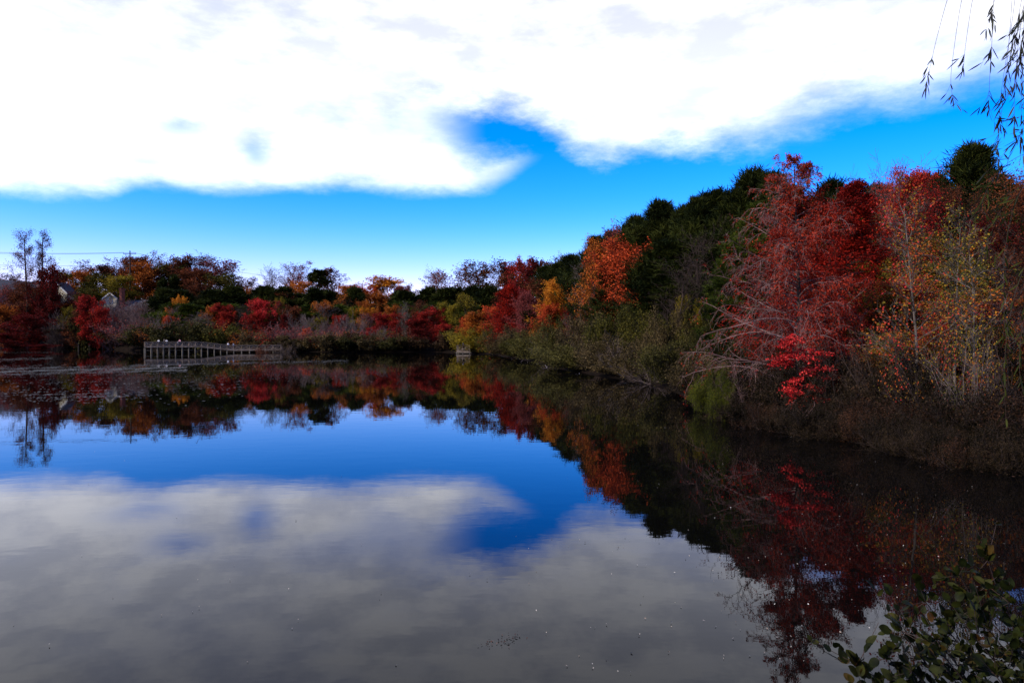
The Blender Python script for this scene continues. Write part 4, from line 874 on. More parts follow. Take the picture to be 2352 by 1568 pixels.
# small vivid red maple with layered sprays hanging over the water
def maple():
    D = 33.0; x0, y0 = at(1850, D); z0 = G(x0, y0); rng = np.random.RandomState(88); wood = Wood(); H = CAMH + (HOR - 768) / F * D - z0
    P, Dr, Rr = grow(rng, np.array([[0, 0, -.3]]), np.array([[-.12, -.12, 1.]]), np.array([H + .2]), np.array([.06]), 10, .03, (0, 0, .2), wood, 6, .3)
    n = 17; tv = np.linspace(.30, 1.0, n); s = np.stack([np.interp(tv, np.linspace(0, 1, 11), P[0, :, j]) for j in range(3)], 1)
    ph = rng.uniform(-2.9, .2, n); d = np.stack([np.cos(ph), np.sin(ph), np.full(n, .10)], 1)
    ln = rng.uniform(.8, 1.45, n)
    P1, D1, R1 = grow(rng, s, d, ln, np.full(n, .018), 7, .10, (0, 0, -.25), wood, 4, .3)
    s, d, r, t, pi = spawn(rng, P1, D1, R1, 16, .15, 1, .8, .25); d[:, 2] *= .35
    P2, D2, R2 = grow(rng, s, d, rng.uniform(.2, .62, len(s)), np.full(len(s), .006), 4, .12, (0, 0, -.15), wood, 3, .5)
    tip = P2[:, 1:].reshape(-1, 3); C = np.repeat(tip, 4, 0) + rng.normal(0, 1, (len(tip) * 4, 3)) * np.array([.07, .07, .03])
    root = empty('maple_tree', (x0, y0, z0)); tag(root, 'small vivid red maple with layered sprays low over the water', 'tree')
    link('trunk', wood.mesh('maple_wood', M['bark']), None, root); V, Qd, tn = leaves(rng, C, .10, .075, tonefreq=1.5); link('crown', np_mesh('maple_leaves', V, Qd, tn, M['vivid']), None, root)
maple()

# ------------------------------------------------------------------ built things: helpers
class MB:
    """collects boxes, bars and tubes into one mesh"""
    def __init__(s): s.bm = bmesh.new()
    def box(s, c, size, rz=0.0, rot=None):
        from mathutils import Matrix
        m = Matrix.Translation(c) @ (rot.to_4x4() if rot else Matrix.Rotation(rz, 4, 'Z')) @ Matrix.Diagonal((*size, 1))
        bmesh.ops.create_cube(s.bm, size=1, matrix=m); return s
    def bar(s, a, b, w, h=None):
        from mathutils import Vector
        a = Vector(a); b = Vector(b); d = b - a; L = d.length
        rot = d.to_track_quat('X', 'Z').to_matrix(); return s.box((a + b) / 2, (L, w, h or w), rot=rot)
    def tube(s, a, b, r0, r1=None, n=8):
        from mathutils import Vector, Matrix
        a = Vector(a); b = Vector(b); d = b - a
        m = Matrix.Translation((a + b) / 2) @ d.to_track_quat('Z', 'Y').to_matrix().to_4x4()
        bmesh.ops.create_cone(s.bm, cap_ends=True, segments=n, radius1=r0, radius2=r0 if r1 is None else r1, depth=d.length, matrix=m); return s
    def poly(s, pts, faces):
        v = [s.bm.verts.new(p) for p in pts]
        for f in faces: s.bm.faces.new([v[i] for i in f])
        return s
    def build(s, name, m, parent=None, bevel=0.0):
        if bevel: bmesh.ops.bevel(s.bm, geom=s.bm.edges[:], offset=bevel, segments=1, affect='EDGES')
        me = bpy.data.meshes.new(name); s.bm.to_mesh(me); s.bm.free(); me.materials.append(m)
        return link(name, me, None, parent)
M['deckwood'] = noisy('weathered_wood', (.12, .085, .058), (.24, .18, .13), 1.6, stretch=(1, 1, 1), bump=.3)
M['piling'] = noisy('piling_wood', (.10, .082, .058), (.20, .165, .12), 2.5, bump=.3)

# ------------------------------------------------------------------ footbridge over the far corner of the pond
bx = [333, 348, 362.5, 376, 389.5, 404, 419, 434, 449, 463, 477.5, 492.5, 507, 521.5, 537, 555, 573, 591, 609, 627, 645]
bpts = []
for i, px in enumerate(bx):
    f = i / (len(bx) - 1); D = 170 + 12 * f; x, y = at(px, D)
    zz = 1.80 - .97 * sstep(np.array(px), 445, 545)
    bpts.append((x, y, float(zz)))
bridge = empty('footbridge', (0, 0, 0)); tag(bridge, 'long weathered wooden footbridge with crossed rails on pilings along the far shore', 'footbridge')
b0 = np.array(bpts[0]); b1 = np.array(bpts[-1]); dv = unit((b1 - b0) * np.array([1, 1, 0])); nv = np.array([-dv[1], dv[0], 0]); BW = 2.2
if nv[1] > 0: nv = -nv          # towards the viewer
dk = MB(); sg = [MB(), MB()]; tr_ = [MB(), MB()]; br_ = [MB(), MB()]; wa = MB()
for i, p in enumerate(bpts):
    p = np.array(p)
    for sd_, off in ((0, nv * BW / 2), (1, -nv * BW / 2)):
        q = p + off
        MB().box(q + np.array([0, 0, .43]), (.12, .12, 1.24)).build('post', M['deckwood'], bridge)
        MB().tube((q[0], q[1], -1.6), (q[0], q[1], p[2] - .42), .16, .14).build('piling', M['piling'], bridge)
    MB().bar(p + nv * (BW / 2 + .18) + np.array([0, 0, -.42]), p - nv * (BW / 2 + .18) + np.array([0, 0, -.42]), .18, .2).build('cross_beam', M['piling'], bridge)
    if i:
        o = np.array(bpts[i - 1])
        dk.bar(o + np.array([0, 0, -.04]), p + np.array([0, 0, -.04]), BW + .1, .07)
        if i < 10: wa.bar(o - nv * BW / 2 * .96 + np.array([0, 0, -1.05]), p - nv * BW / 2 * .96 + np.array([0, 0, -1.05]), .08, .16)
        for sd_, off in ((0, nv * BW / 2), (1, -nv * BW / 2)):
            e = off * 1.1
            sg[sd_].bar(o + e + np.array([0, 0, -.2]), p + e + np.array([0, 0, -.2]), .1, .26)
            tr_[sd_].bar(o + off + np.array([0, 0, 1.09]), p + off + np.array([0, 0, 1.09]), .26, .07)
            br_[sd_].bar(o + off * .93 + np.array([0, 0, .95]), p + off * .93 + np.array([0, 0, .95]), .04, .09)
            br_[sd_].bar(o + off * .93 + np.array([0, 0, .16]), p + off * .93 + np.array([0, 0, .16]), .05, .13)
            cb = MB(); cb.bar(o + off * .99 + np.array([0, 0, .22]), p + off * .99 + np.array([0, 0, .90]), .05, .13); cb.bar(o + off * .93 + np.array([0, 0, .90]), p + off * .93 + np.array([0, 0, .22]), .05, .13)
            cb.build('cross_brace', M['deckwood'], bridge)
dk.build('deck', M['deckwood'], bridge); wa.build('tie_beam', M['piling'], bridge)
for k in (0, 1): sg[k].build('stringer', M['deckwood'], bridge); tr_[k].build('handrail', M['deckwood'], bridge); br_[k].build('side_rail', M['deckwood'], bridge)

# ------------------------------------------------------------------ small fishing pier
D = 167.0; pxa, pya = at(1050, D); pxb, _ = at(1079, D); PZ = .75
pier = empty('fishing_pier', ((pxa + pxb) / 2, pya, 0)); tag(pier, 'small square wooden fishing pier with crossed rails at the far right corner of the pond', 'pier'); hw = (pxb - pxa) / 2
MB().box((0, 2.4, PZ - .06), (hw * 2 + .2, 5.4, .1)).build('deck', M['deckwood'], pier)
for yy in (-.28, 5.0): MB().box((0, yy, PZ - .22), (hw * 2 + .3, .12, .28)).build('stringer', M['deckwood'], pier)
MB().box((0, -.36, .28), (hw * 2 + .7, .1, .12)).build('tie_beam', M['piling'], pier)
P4 = [(-hw, -.2), (-hw * .12, -.2), (hw, -.2), (-hw, 2.4), (hw, 2.4), (-hw, 5), (hw, 5)]
for (a, c) in P4: MB().box((a, c, PZ + .1), (.16, .16, 2.5)).build('post', M['deckwood'], pier); MB().tube((a, c + .2, -1.5), (a, c + .2, PZ - .4), .15).build('piling', M['piling'], pier)
def rail(a, c):
    A = np.array([*a, PZ]); C_ = np.array([*c, PZ])
    MB().bar(A + [0, 0, 1.34], C_ + [0, 0, 1.34], .26, .08).bar(A + [0, 0, .3], C_ + [0, 0, .3], .06, .12).build('handrail', M['deckwood'], pier)
    MB().bar(A + [0, 0, .36], C_ + [0, 0, 1.2], .06, .11).build('cross_brace', M['deckwood'], pier); MB().bar(A + [.0, .07, 1.2], C_ + [.0, .07, .36], .06, .11).build('cross_brace', M['deckwood'], pier)
for a, c in ((P4[0], P4[1]), (P4[1], P4[2]), (P4[0], P4[3]), (P4[3], P4[5]), (P4[2], P4[4]), (P4[4], P4[6])): rail(a, c)

# ------------------------------------------------------------------ people
def cloth(name, c): return noisy(name, tuple(v * .8 for v in c), c, 9, .9, .1)
SKIN = mat('skin', (.42, .24, .17), .6)
def skin_mesh(name, verts, edges, radii, m, parent, root=0, sub=2):
    me = bpy.data.meshes.new(name); me.from_pydata(verts, edges, []); o = link(name, me, None, parent); me.materials.append(m)
    md = o.modifiers.new('skin', 'SKIN'); md.use_smooth_shade = True
    for i, r in enumerate(radii): me.skin_vertices[0].data[i].radius = (r, r); me.skin_vertices[0].data[i].use_root = (i == root)
    s_ = o.modifiers.new('sub', 'SUBSURF'); s_.levels = sub; s_.render_levels = sub
    return o
def person(loc, rz, h, shirt, trousers, hair, label, lean=.12, arms='rail', hat=None):
    root = empty('person', loc, rz); tag(root, label, 'person'); k = h / 1.75; L = lean
    P = dict(pel=(0, 0, .95), wst=(0, L * .35, 1.12), chs=(0, L * .8, 1.33), nck=(0, L, 1.48), hd0=(0, L * 1.15, 1.57), hd1=(0, L * 1.2 + .01, 1.67), hd2=(0, L * 1.2, 1.73))
    for s_, n in ((-1, 'l'), (1, 'r')):
        P['hip' + n] = (s_ * .09, 0, .90); P['kn' + n] = (s_ * .10, .03, .50); P['an' + n] = (s_ * .10, -.01, .08); P['to' + n] = (s_ * .12, .16, .03)
        P['sh' + n] = (s_ * .18, L * .95, 1.42)
        if arms == 'rail': P['el' + n] = (s_ * .26, L + .14, 1.20); P['wr' + n] = (s_ * .16, L + .36, 1.24); hx, hy, hz = s_ * .14, L + .44, 1.26; fd = (0, 1, -.3)
        else: P['el' + n] = (s_ * .24, L * .6, 1.15); P['wr' + n] = (s_ * .25, L * .5 + .08, .92); hx, hy, hz = s_ * .25, L * .5 + .11, .85; fd = (0, .25, -1)
        P['pm' + n] = (hx, hy, hz)
        for j, (ox, ln_) in enumerate(((-.028, .07), (-.010, .085), (.010, .08), (.027, .06))):
            P['f%d%s' % (j, n)] = (hx + ox, hy + fd[1] * .05, hz + fd[2] * .05); P['g%d%s' % (j, n)] = (hx + ox * 1.2, hy + fd[1] * ln_ + .01, hz + fd[2] * ln_ - .02)
        P['t' + n] = (hx - s_ * .035, hy + fd[1] * .02, hz + fd[2] * .02 + .01)
    Rd = dict(pel=.13, wst=.12, chs=.145, nck=.055, hd0=.075, hd1=.095, hd2=.065, hip=.085, kn=.055, an=.038, to=.03, sh=.06, el=.042, wr=.027, pm=.032, t=.010)
    E = [('pel', 'wst'), ('wst', 'chs'), ('chs', 'nck'), ('nck', 'hd0'), ('hd0', 'hd1'), ('hd1', 'hd2')]
    for n in 'lr':
        E += [('pel', 'hip' + n), ('hip' + n, 'kn' + n), ('kn' + n, 'an' + n), ('an' + n, 'to' + n), ('chs', 'sh' + n), ('sh' + n, 'el' + n), ('el' + n, 'wr' + n), ('wr' + n, 'pm' + n), ('pm' + n, 't' + n)]
        for j in range(4): E += [('pm' + n, 'f%d%s' % (j, n)), ('f%d%s' % (j, n), 'g%d%s' % (j, n))]
    def rad(q): 
        if q in Rd: return Rd[q]
        if q[0] in 'fg' and q[1].isdigit(): return .010
        return Rd[q[:-1]]
    def sub(keys, grow_, name, m, first, shrinkends=()):
        keys = [q for q in P if q in keys]; ix = {q: i for i, q in enumerate(keys)}
        ed = [(ix[a], ix[b]) for a, b in E if a in ix and b in ix]
        return skin_mesh(name, [tuple(v * k for v in P[q]) for q in keys], ed, [(rad(q) + (grow_ if q != 'nck' else grow_ * .4)) * k for q in keys], m, root, ix[first], 1)
    sub(set(P), 0, 'body', SKIN, 'pel')
    sub({'pel', 'wst', 'chs', 'nck', 'shl', 'ell', 'shr', 'elr'}, .024, 'shirt', cloth('shirt_' + label[:24], shirt), 'pel')
    sub({'pel', 'hipl', 'knl', 'anl', 'hipr', 'knr', 'anr'}, .020, 'trousers', cloth('trousers_' + label[:24], trousers), 'pel')
    hb = bmesh.new(); bmesh.ops.create_uvsphere(hb, u_segments=12, v_segments=8, radius=.112 * k)
    for v in list(hb.verts):
        if v.co.z < -.02 * k and v.co.y > 0: v.co.y *= .2
        v.co.y -= .022 * k; v.co.z = max(v.co.z, -.06 * k); v.co += __import__('mathutils').Vector((0, P['hd1'][1] * k, 1.675 * k))
    me = bpy.data.meshes.new('hair'); hb.to_mesh(me); hb.free(); me.materials.append(hat or mat('hair', hair, .7))
    for f in me.polygons: f.use_smooth = True
    link('cap' if hat else 'hair', me, None, root)
    # small facial features, worn on the body's head
    fb = bmesh.new(); V_ = __import__('mathutils').Vector; M_ = __import__('mathutils').Matrix
    bmesh.ops.create_uvsphere(fb, u_segments=6, v_segments=5, radius=.016 * k, matrix=M_.Translation((0, (P['hd1'][1] + .10) * k, 1.655 * k)))
    for s_ in (-1, 1): bmesh.ops.create_uvsphere(fb, u_segments=6, v_segments=5, radius=.018 * k, matrix=M_.Translation((s_ * .098 * k, P['hd1'][1] * k, 1.655 * k)))
    me = bpy.data.meshes.new('face'); fb.to_mesh(me); fb.free(); me.materials.append(SKIN); link('nose_and_ears', me, None, root)
    eb = bmesh.new()
    for s_ in (-1, 1): bmesh.ops.create_uvsphere(eb, u_segments=6, v_segments=5, radius=.011 * k, matrix=M_.Translation((s_ * .035 * k, (P['hd1'][1] + .086) * k, 1.678 * k)))
    me = bpy.data.meshes.new('eyes'); eb.to_mesh(me); eb.free(); me.materials.append(M['bark']); link('eyes', me, None, root)
    return root
def on_bridge(px, off=.45, dz=0.0):
    for (a, b_), (i) in zip(zip(bx, bx[1:]), range(99)):
        if a <= px <= b_:
            f = (px - a) / (b_ - a); p = np.array(bpts[i]) * (1 - f) + np.array(bpts[i + 1]) * f; break
    return tuple(p + nv * off + np.array([0, 0, dz]))
WH, PK = (.85, .82, .80), (.85, .42, .42)
HT = mat('white_cap', (.85, .83, .80), .8)
person(on_bridge(366, .55), R(175), 1.74, WH, (.04, .04, .06), (.05, .03, .02), 'person in a white shirt leaning on the bridge rail, leftmost', .22)
person(on_bridge(378, .30), R(150), 1.66, (.05, .05, .06), (.03, .03, .04), (.5, .4, .3), 'person in dark clothes beside the second white shirt on the bridge', .1, 'down')
person(on_bridge(383.5, .55), R(190), 1.72, WH, (.12, .13, .18), (.04, .03, .02), 'person in a white shirt on the bridge, right of the dark clothed one', .22)
person(on_bridge(409, .60), R(180), 1.22, (.30, .33, .42), (.12, .14, .22), (.06, .04, .03), 'child in grey blue seen through the bridge rail below the pink shirt', .08, 'down')
person(on_bridge(414.5, .50), R(170), 1.76, PK, (.05, .06, .10), (.05, .03, .02), 'person in a pink shirt leaning on the bridge rail', .22)
person(on_bridge(524, .40), R(200), 1.70, WH, (.05, .05, .06), (.45, .2, .15), 'person in a white top walking on the sloping part of the bridge', .05, 'down')
person(on_bridge(536.5, .45), R(160), 1.68, (.16, .19, .27), (.10, .12, .18), (.04, .03, .03), 'person in slate blue standing at the low end of the bridge slope', .05, 'down')
person((pier.location.x - .1, pier.location.y + .35, PZ), R(180), 1.80, (.12, .085, .10), (.05, .045, .05), (.3, .3, .3), 'person in a white cap and dark shirt standing on the fishing pier', .2, 'rail', HT)

# ------------------------------------------------------------------ houses on the rise at the left
M['siding'] = noisy('cream_siding', (.42, .37, .27), (.50, .44, .33), 3, stretch=(.2, .2, 12))
M['greysiding'] = noisy('grey_siding', (.20, .19, .18), (.27, .26, .25), 3, stretch=(.2, .2, 12))
M['roof'] = noisy('grey_shingle', (.055, .052, .056), (.10, .095, .10), 5, stretch=(1, 1, 1))
M['trim'] = mat('white_trim', (.55, .53, .50), .7); M['brick'] = noisy('red_brick', (.13, .035, .022), (.22, .07, .045), 8)
M['glass'] = mat('window_glass', (.02, .025, .03), .08, .5)
def house(px, D, w, d, wall_h, roof_h, rz, label, wallm, top_y, chim=None, wins=(), name='house'):
    x, y = at(px, D); ztop = CAMH + (HOR - top_y) / F * D; z = G(x, y); wall_h = ztop - roof_h - z
    r = empty(name, (x, y, z), rz); tag(r, label, 'house')
    b = MB(); h = wall_h
    b.box((0, 0, h / 2 - .5), (w, d, h + 1)); b.poly([(-w / 2, -d / 2, h), (w / 2, -d / 2, h), (0, -d / 2, h + roof_h * .96), (-w / 2, d / 2, h), (w / 2, d / 2, h), (0, d / 2, h + roof_h * .96)], [(0, 1, 2), (5, 4, 3), (0, 2, 5, 3), (2, 1, 4, 5)])
    b.build('wall', wallm, r)
    rf = MB(); e = .5; k = roof_h / (w / 2)
    for s_ in (-1, 1):
        rf.poly([(0, -d / 2 - e, h + roof_h), (s_ * (w / 2 + e), -d / 2 - e, h - e * k), (s_ * (w / 2 + e), d / 2 + e, h - e * k), (0, d / 2 + e, h + roof_h),
                 (0, -d / 2 - e, h + roof_h + .18), (s_ * (w / 2 + e), -d / 2 - e, h - e * k + .18), (s_ * (w / 2 + e), d / 2 + e, h - e * k + .18), (0, d / 2 + e, h + roof_h + .18)],
                [(0, 1, 2, 3), (4, 7, 6, 5), (0, 4, 5, 1), (1, 5, 6, 2), (2, 6, 7, 3)])
    ro = rf.build('roof', M['roof'], r)
    t_ = MB()
    for s_ in (-1, 1): t_.bar((0, -d / 2 - e - .06, h + roof_h - .06), (s_ * (w / 2 + e), -d / 2 - e - .06, h - e * k - .06), .12, .45)
    t_.build('fascia', M['trim'], ro)
    if chim: MB().box((chim[0], chim[1], h + roof_h * .4 + chim[2] / 2), (1.5, 1.1, roof_h * 1.2 + chim[2])).box((chim[0], chim[1], h + roof_h + chim[2] + .12), (1.8, 1.4, .3)).build('chimney', M['brick'], ro)
    for (wx, wz) in wins:
        fr = MB().box((wx, -d / 2 - .05, wz + h), (1.5, .12, 1.9)).build('window', M['trim'], r)
        MB().box((wx, -d / 2 - .13, wz + h), (1.2, .05, 1.6)).build('pane', M['glass'], fr)
    return r
house(22, 275, 14, 16, 6, 5.5, R(-38), 'grey roofed house with white gable trim at the far left edge', M['greysiding'], 645, None, [(-2.5, -2), (2.5, -2)])
house(143, 266, 7.4, 7, 6, 3.9, R(4), 'house with a cream gable behind the maroon pointed tree', M['siding'], 650, None, [(0, -1.6)])
house(76, 290, 13, 20, 6, 5.5, R(78), 'house with a long grey roof behind the twin tall trees', M['greysiding'], 650, (0, -3, .4))
house(266, 262, 4.4, 9, 5, 1.9, R(8), 'small white gabled house end above the crimson clump', M['siding'], 674, None, [(0, -1.2)])
house(330, 258, 13, 18, 5, 4.0, R(70), 'low grey roofed house with a red brick chimney left of the bridge', M['greysiding'], 690, (-4.5, 5.5, 4.2), [(-2.5, -1.5), (2.5, -1.5)])
house(228, 272, 12, 14, 5, 4.0, R(75), 'brown house roof half hidden behind the purple thicket', M['greysiding'], 684, (0, 0, .8))

# ------------------------------------------------------------------ utility pole and its wires
Dp = 265.0; ux, uy = at(299.5, Dp); uz = G(ux, uy); utop = CAMH + (HOR - 576) / F * Dp
pole = empty('utility_pole', (ux, uy, 0)); tag(pole, 'tall dark wooden utility pole with crossarms above the rust trees', 'utility pole')
MB().tube((0, 0, uz), (0, 0, utop), .30, .20, 10).build('pole', M['bark'], pole)
armz = [utop - 1.2, utop - 6.0]
for z in armz: MB().box((0, -.24, z), (5.0, .18, .24)).build('crossarm', M['bark'], pole)
for z in armz:
    for xx in (-2.3, 0.9, 2.3): MB().tube((xx, -.24, z + .12), (xx, -.24, z + .5), .09, .05).build('insulator', M['greysiding'], pole)
M['wire'] = mat('dark_wire', (.03, .03, .035), .5)
def wire(a, b, sag, label, r=.045):
    a = np.array(a, float); b = np.array(b, float); n = 30; t = np.linspace(0, 1, n + 1)[:, None]; P = a * (1 - t) + b * t; P[:, 2] -= (4 * t * (1 - t) * sag)[:, 0]
    w_ = Wood(); w_.add(P[:-1], P[1:], np.full(n, r), np.full(n, r), 4); o = link('power_line', w_.mesh('power_line', M['wire'])); tag(o, label, 'power line', 'wires strung from the utility pole')
Lx, Ly = at(-360, 230)
for i, (z, xx, za, lb) in enumerate([(armz[0] + .5, -2.3, 581, 'upper wire running left from the utility pole, top one of a close pair'), (armz[0] + .5, 2.3, 587, 'upper wire running left from the utility pole, lower one of a close pair'), (armz[1] + .5, -2.3, 612, 'lower wire running left behind the twin tall trees')]):
    wire((ux + xx, uy - .24, z), (Lx, Ly + i, CAMH + (HOR - za + 24 + i) / F * 230), 1.6, lb)
Rx, Ry = at(1180, 560)
for i, (z, xx, lb) in enumerate([(armz[0] + .5, 0.9, 'upper wire sloping right from the utility pole towards the centre skyline'), (armz[1] + .5, .9, 'lower wire sloping right from the utility pole towards the centre skyline')]):
    wire((ux + xx, uy - .24, z), (Rx, Ry + i * 2, CAMH + (HOR - 672 - 6 * i) / F * 560), 7, lb)

# ------------------------------------------------------------------ floating leaves and lily pads
def flats(name, X_, Y_, r, matr, seed, label, cat, pointed=.5, zo=.006, asp=.8):
    rng = np.random.RandomState(seed); n = len(X_); k = 6; a = rng.uniform(0, 6.28, n)[:, None] + np.arange(k)[None] * 2 * np.pi / k
    rr = (r * rng.uniform(.5, 1.4, n))[:, None] * (1 - .25 * rng.rand(n, k)); ph = rng.uniform(0, 3.14, n)[:, None]
    ux_, uy_ = np.cos(a) * rr, np.sin(a) * rr * asp; x = X_[:, None] + ux_ * np.cos(ph) - uy_ * np.sin(ph); y = Y_[:, None] + ux_ * np.sin(ph) + uy_ * np.cos(ph)
    z = np.full((n, k), zo) + rng.uniform(0, .02, (n, 1)) + rng.uniform(-.006, .012, (n, k)) * pointed
    V = np.stack([x, y, z], -1).reshape(-1, 3); o = link(name, np_mesh(name, V, np.arange(n * k).reshape(-1, k), np.clip(.5 + rng.normal(0, .25, n), 0, 1), matr)); tag(o, label, cat, None, 'stuff'); return o
M['pads'] = leafmat('pads', [(.018, .016, .012), (.060, .050, .040), (.15, .13, .11)], .05, .5, .2)
M['fallen'] = leafmat('fallen_leaves', [(.012, .006, .004), (.055, .020, .012), (.17, .085, .055)], .05, .6, .2)
M['palefallen'] = leafmat('pale_fallen', [(.22, .16, .12), (.38, .32, .26), (.55, .50, .44)], .05, .6, .2)
rng = np.random.RandomState(3)
def band(n, xa, xb, yfun, spread, clumpf):
    out = []
    while len(out) < n:
        px = rng.uniform(xa, xb); yc = yfun(px); py = yc + rng.normal(0, spread(px)); 
        f = math.sin(px * .021 + py * .9) + math.sin(px * .043 - py * 1.7 + 2) + .8 * math.sin(px * .11 + py * .5)
        if rng.rand() < 1 / (1 + math.exp(-clumpf * f)): out.append((px, py))
    o = np.array(out); D_ = CAMH * F / (o[:, 1] - HOR); X_ = (o[:, 0] - 1176) / F * D_
    k = sdist(np.stack([X_, D_], 1)) < -.4; return X_[k], D_[k]
parts_ = [band(9000, -40, 430, lambda p: 851 - p * .010 , lambda p: 6.0 - p * .006, 2.0), band(3600, 300, 800, lambda p: 840 - (p - 300) * .022, lambda p: 2.2, 2.5), band(1500, -40, 120, lambda p: 826 - p * .03, lambda p: 2.2, 2.5), band(700, -40, 120, lambda p: 809, lambda p: 1.2, 1.0),
          band(1100, -40, 560, lambda p: 885 - p * .02, lambda p: 20.0, 3.5), band(220, 0, 300, lambda p: 905 + p * .015, lambda p: 4.0, 3.0), band(160, 60, 340, lambda p: 922 - p * .05, lambda p: 4.0, 3.0), band(160, 500, 900, lambda p: 862, lambda p: 9, 2)]
PX = np.concatenate([p[0] for p in parts_]); PY = np.concatenate([p[1] for p in parts_])
flats('lily_pads', PX, PY, .10, M['pads'], 5, 'raft of pale brown floating pads in streaks on the left half of the pond', 'lily pads')
# leaves fallen on the water along the right bank
seg = np.array([DD(1)] * 0 + []); sp_ = np.array([at(1600, 46), at(1640, 38), at(1760, 33.5), at(1870, 31), at(1975, 29.8), at(2079, 26.5), at(2223, 24), at(2352, 23.2), (20, 19)])
tt = rng.uniform(0, len(sp_) - 1.001, 5200); ii = tt.astype(int); ff = (tt - ii)[:, None]; base_ = sp_[ii] * (1 - ff) + sp_[ii + 1] * ff
off = -np.abs(rng.normal(0, .55, 5200)) - .02; nrm = unit(np.array([[-.45, -1.0]])); base_ = base_ - nrm * off[:, None] * -1 * -1
base_ = base_ + rng.normal(0, .12, base_.shape); k = (sdist(base_) < -.02) & (np.sin(tt * 7) + rng.normal(0, .6, 5200) > -.6)
flats('fallen_leaves', base_[k, 0], base_[k, 1], .05, M['fallen'], 6, 'band of reddish fallen leaves floating along the right bank', 'fallen leaves', 1.0)
# single leaves drifting on the open water
n = 380; py = HOR + 60 + (rng.rand(n) ** .8) * 720; px = 1176 + (rng.rand(n) ** .55) * 1176 - 40; px = np.where(rng.rand(n) < .18, rng.uniform(0, 1500, n), px); D_ = CAMH * F / (py - HOR); X_ = (px - 1176) / F * D_; k = sdist(np.stack([X_, D_], 1)) < -.3
flats('drifting_leaves', X_[k], D_[k], .016, M['palefallen'], 7, 'single pale leaves drifting apart on the open water', 'drifting leaves', 1.0, asp=.45)
n = 46; cx_, cy_ = at(1160, DD(702)); X_ = cx_ + rng.normal(0, .17, n); Y_ = cy_ + rng.normal(0, .10, n) + (X_ - cx_) * .3
flats('leaf_cluster', X_, Y_, .020, M['fallen'], 8, 'little cluster of twigs and leaves floating at the bottom centre', 'leaf cluster', 1.0, asp=.35)
n = 40000; xx = rng.uniform(3, 34, n); yy = rng.uniform(16, 52, n); P2_ = np.stack([xx, yy], 1); sdv = sdist(P2_); k = (sdv > 0) & (sdv < 9); xx, yy = xx[k], yy[k]
fl = flats('leaf_litter', xx, yy, .034, M['fallen'], 9, 'brown leaf litter covering the right bank', 'leaf litter', 1.0)
co3 = np.zeros(len(fl.data.vertices) * 3, np.float32); fl.data.vertices.foreach_get('co', co3); co3 = co3.reshape(-1, 3); co3[:, 2] += gz(co3[:, 0], co3[:, 1]).astype(np.float32) + .02; fl.data.vertices.foreach_set('co', co3.ravel())

# ------------------------------------------------------------------ willow hanging in from the top right
M['willow'] = leafmat('willow_leaf', [(.008, .010, .010), (.02, .022, .018), (.05, .055, .03)], .25, .5, .1)
M['willowgreen'] = leafmat('willow_leaf_green', [(.016, .020, .004), (.034, .040, .007), (.06, .062, .012)], .3, .6, .05)
wx, wy = 9.5, 6.6; wz = G(wx, wy); wil = empty('willow_tree', (wx, wy, wz)); tag(wil, 'weeping willow standing just out of frame, its strands hanging in at the top right', 'tree')
rng = np.random.RandomState(12); wood = Wood()
P, Dr, Rr = grow(rng, np.array([[0, 0, -.4]]), np.array([[-.12, 0, 1.]]), np.array([5.2]), np.array([.36]), 8, .03, (0, 0, .2), wood, 9, .7)
limb_t = np.array([[-5.6, -1.6, 7.0], [-6.0, -1.5, 7.6], [-5.2, -2.2, 8.1], [-2, -3, 8.2], [2, -2, 8], [1, 3, 8], [-3, 2.5, 8.4]]); lv = limb_t.copy()
s = np.repeat(P[:, -1], len(lv), 0); d = unit(lv - s + np.array([[0, 0, 3.4]])); ln = np.linalg.norm(lv - s, axis=1) * 1.10
P1, D1, R1 = grow(rng, s, d, ln, np.full(len(lv), .11), 9, .02, (0, 0, -.55), wood, 7, .2)
link('trunk', wood.mesh('willow_trunk', M['bark']), None, wil)
def blade_leaves(rng, C, dirs, L, Wd):
    """long narrow curved blades, six faces each"""
    n = len(C); d = unit(dirs); b = unit(np.cross(d, rng.normal(0, 1, (n, 3)))); nrm = np.cross(d, b); k = 6; V = []; l = (L * rng.uniform(.6, 1.3, n))[:, None]; w = (Wd * rng.uniform(.7, 1.2, n))[:, None]; cv = rng.uniform(-.25, .25, (n, 1))
    for i in range(k + 1):
        t = i / k; wd = w * (math.sin(math.pi * min(1, t * .96 + .03)) ** .8) * .5; c = C + d * l * t + nrm * l * cv * t * t; V += [c - b * wd, c + b * wd]
    V = np.stack(V, 1).reshape(-1, 3); q = []
    for i in range(k): q.append([2 * i, 2 * i + 1, 2 * i + 3, 2 * i + 2])
    Q = (np.arange(n)[:, None, None] * (2 * (k + 1)) + np.array(q)[None]).reshape(-1, 4); return V, Q, np.repeat(np.clip(.5 + rng.normal(0, .2, n), 0, 1), k)
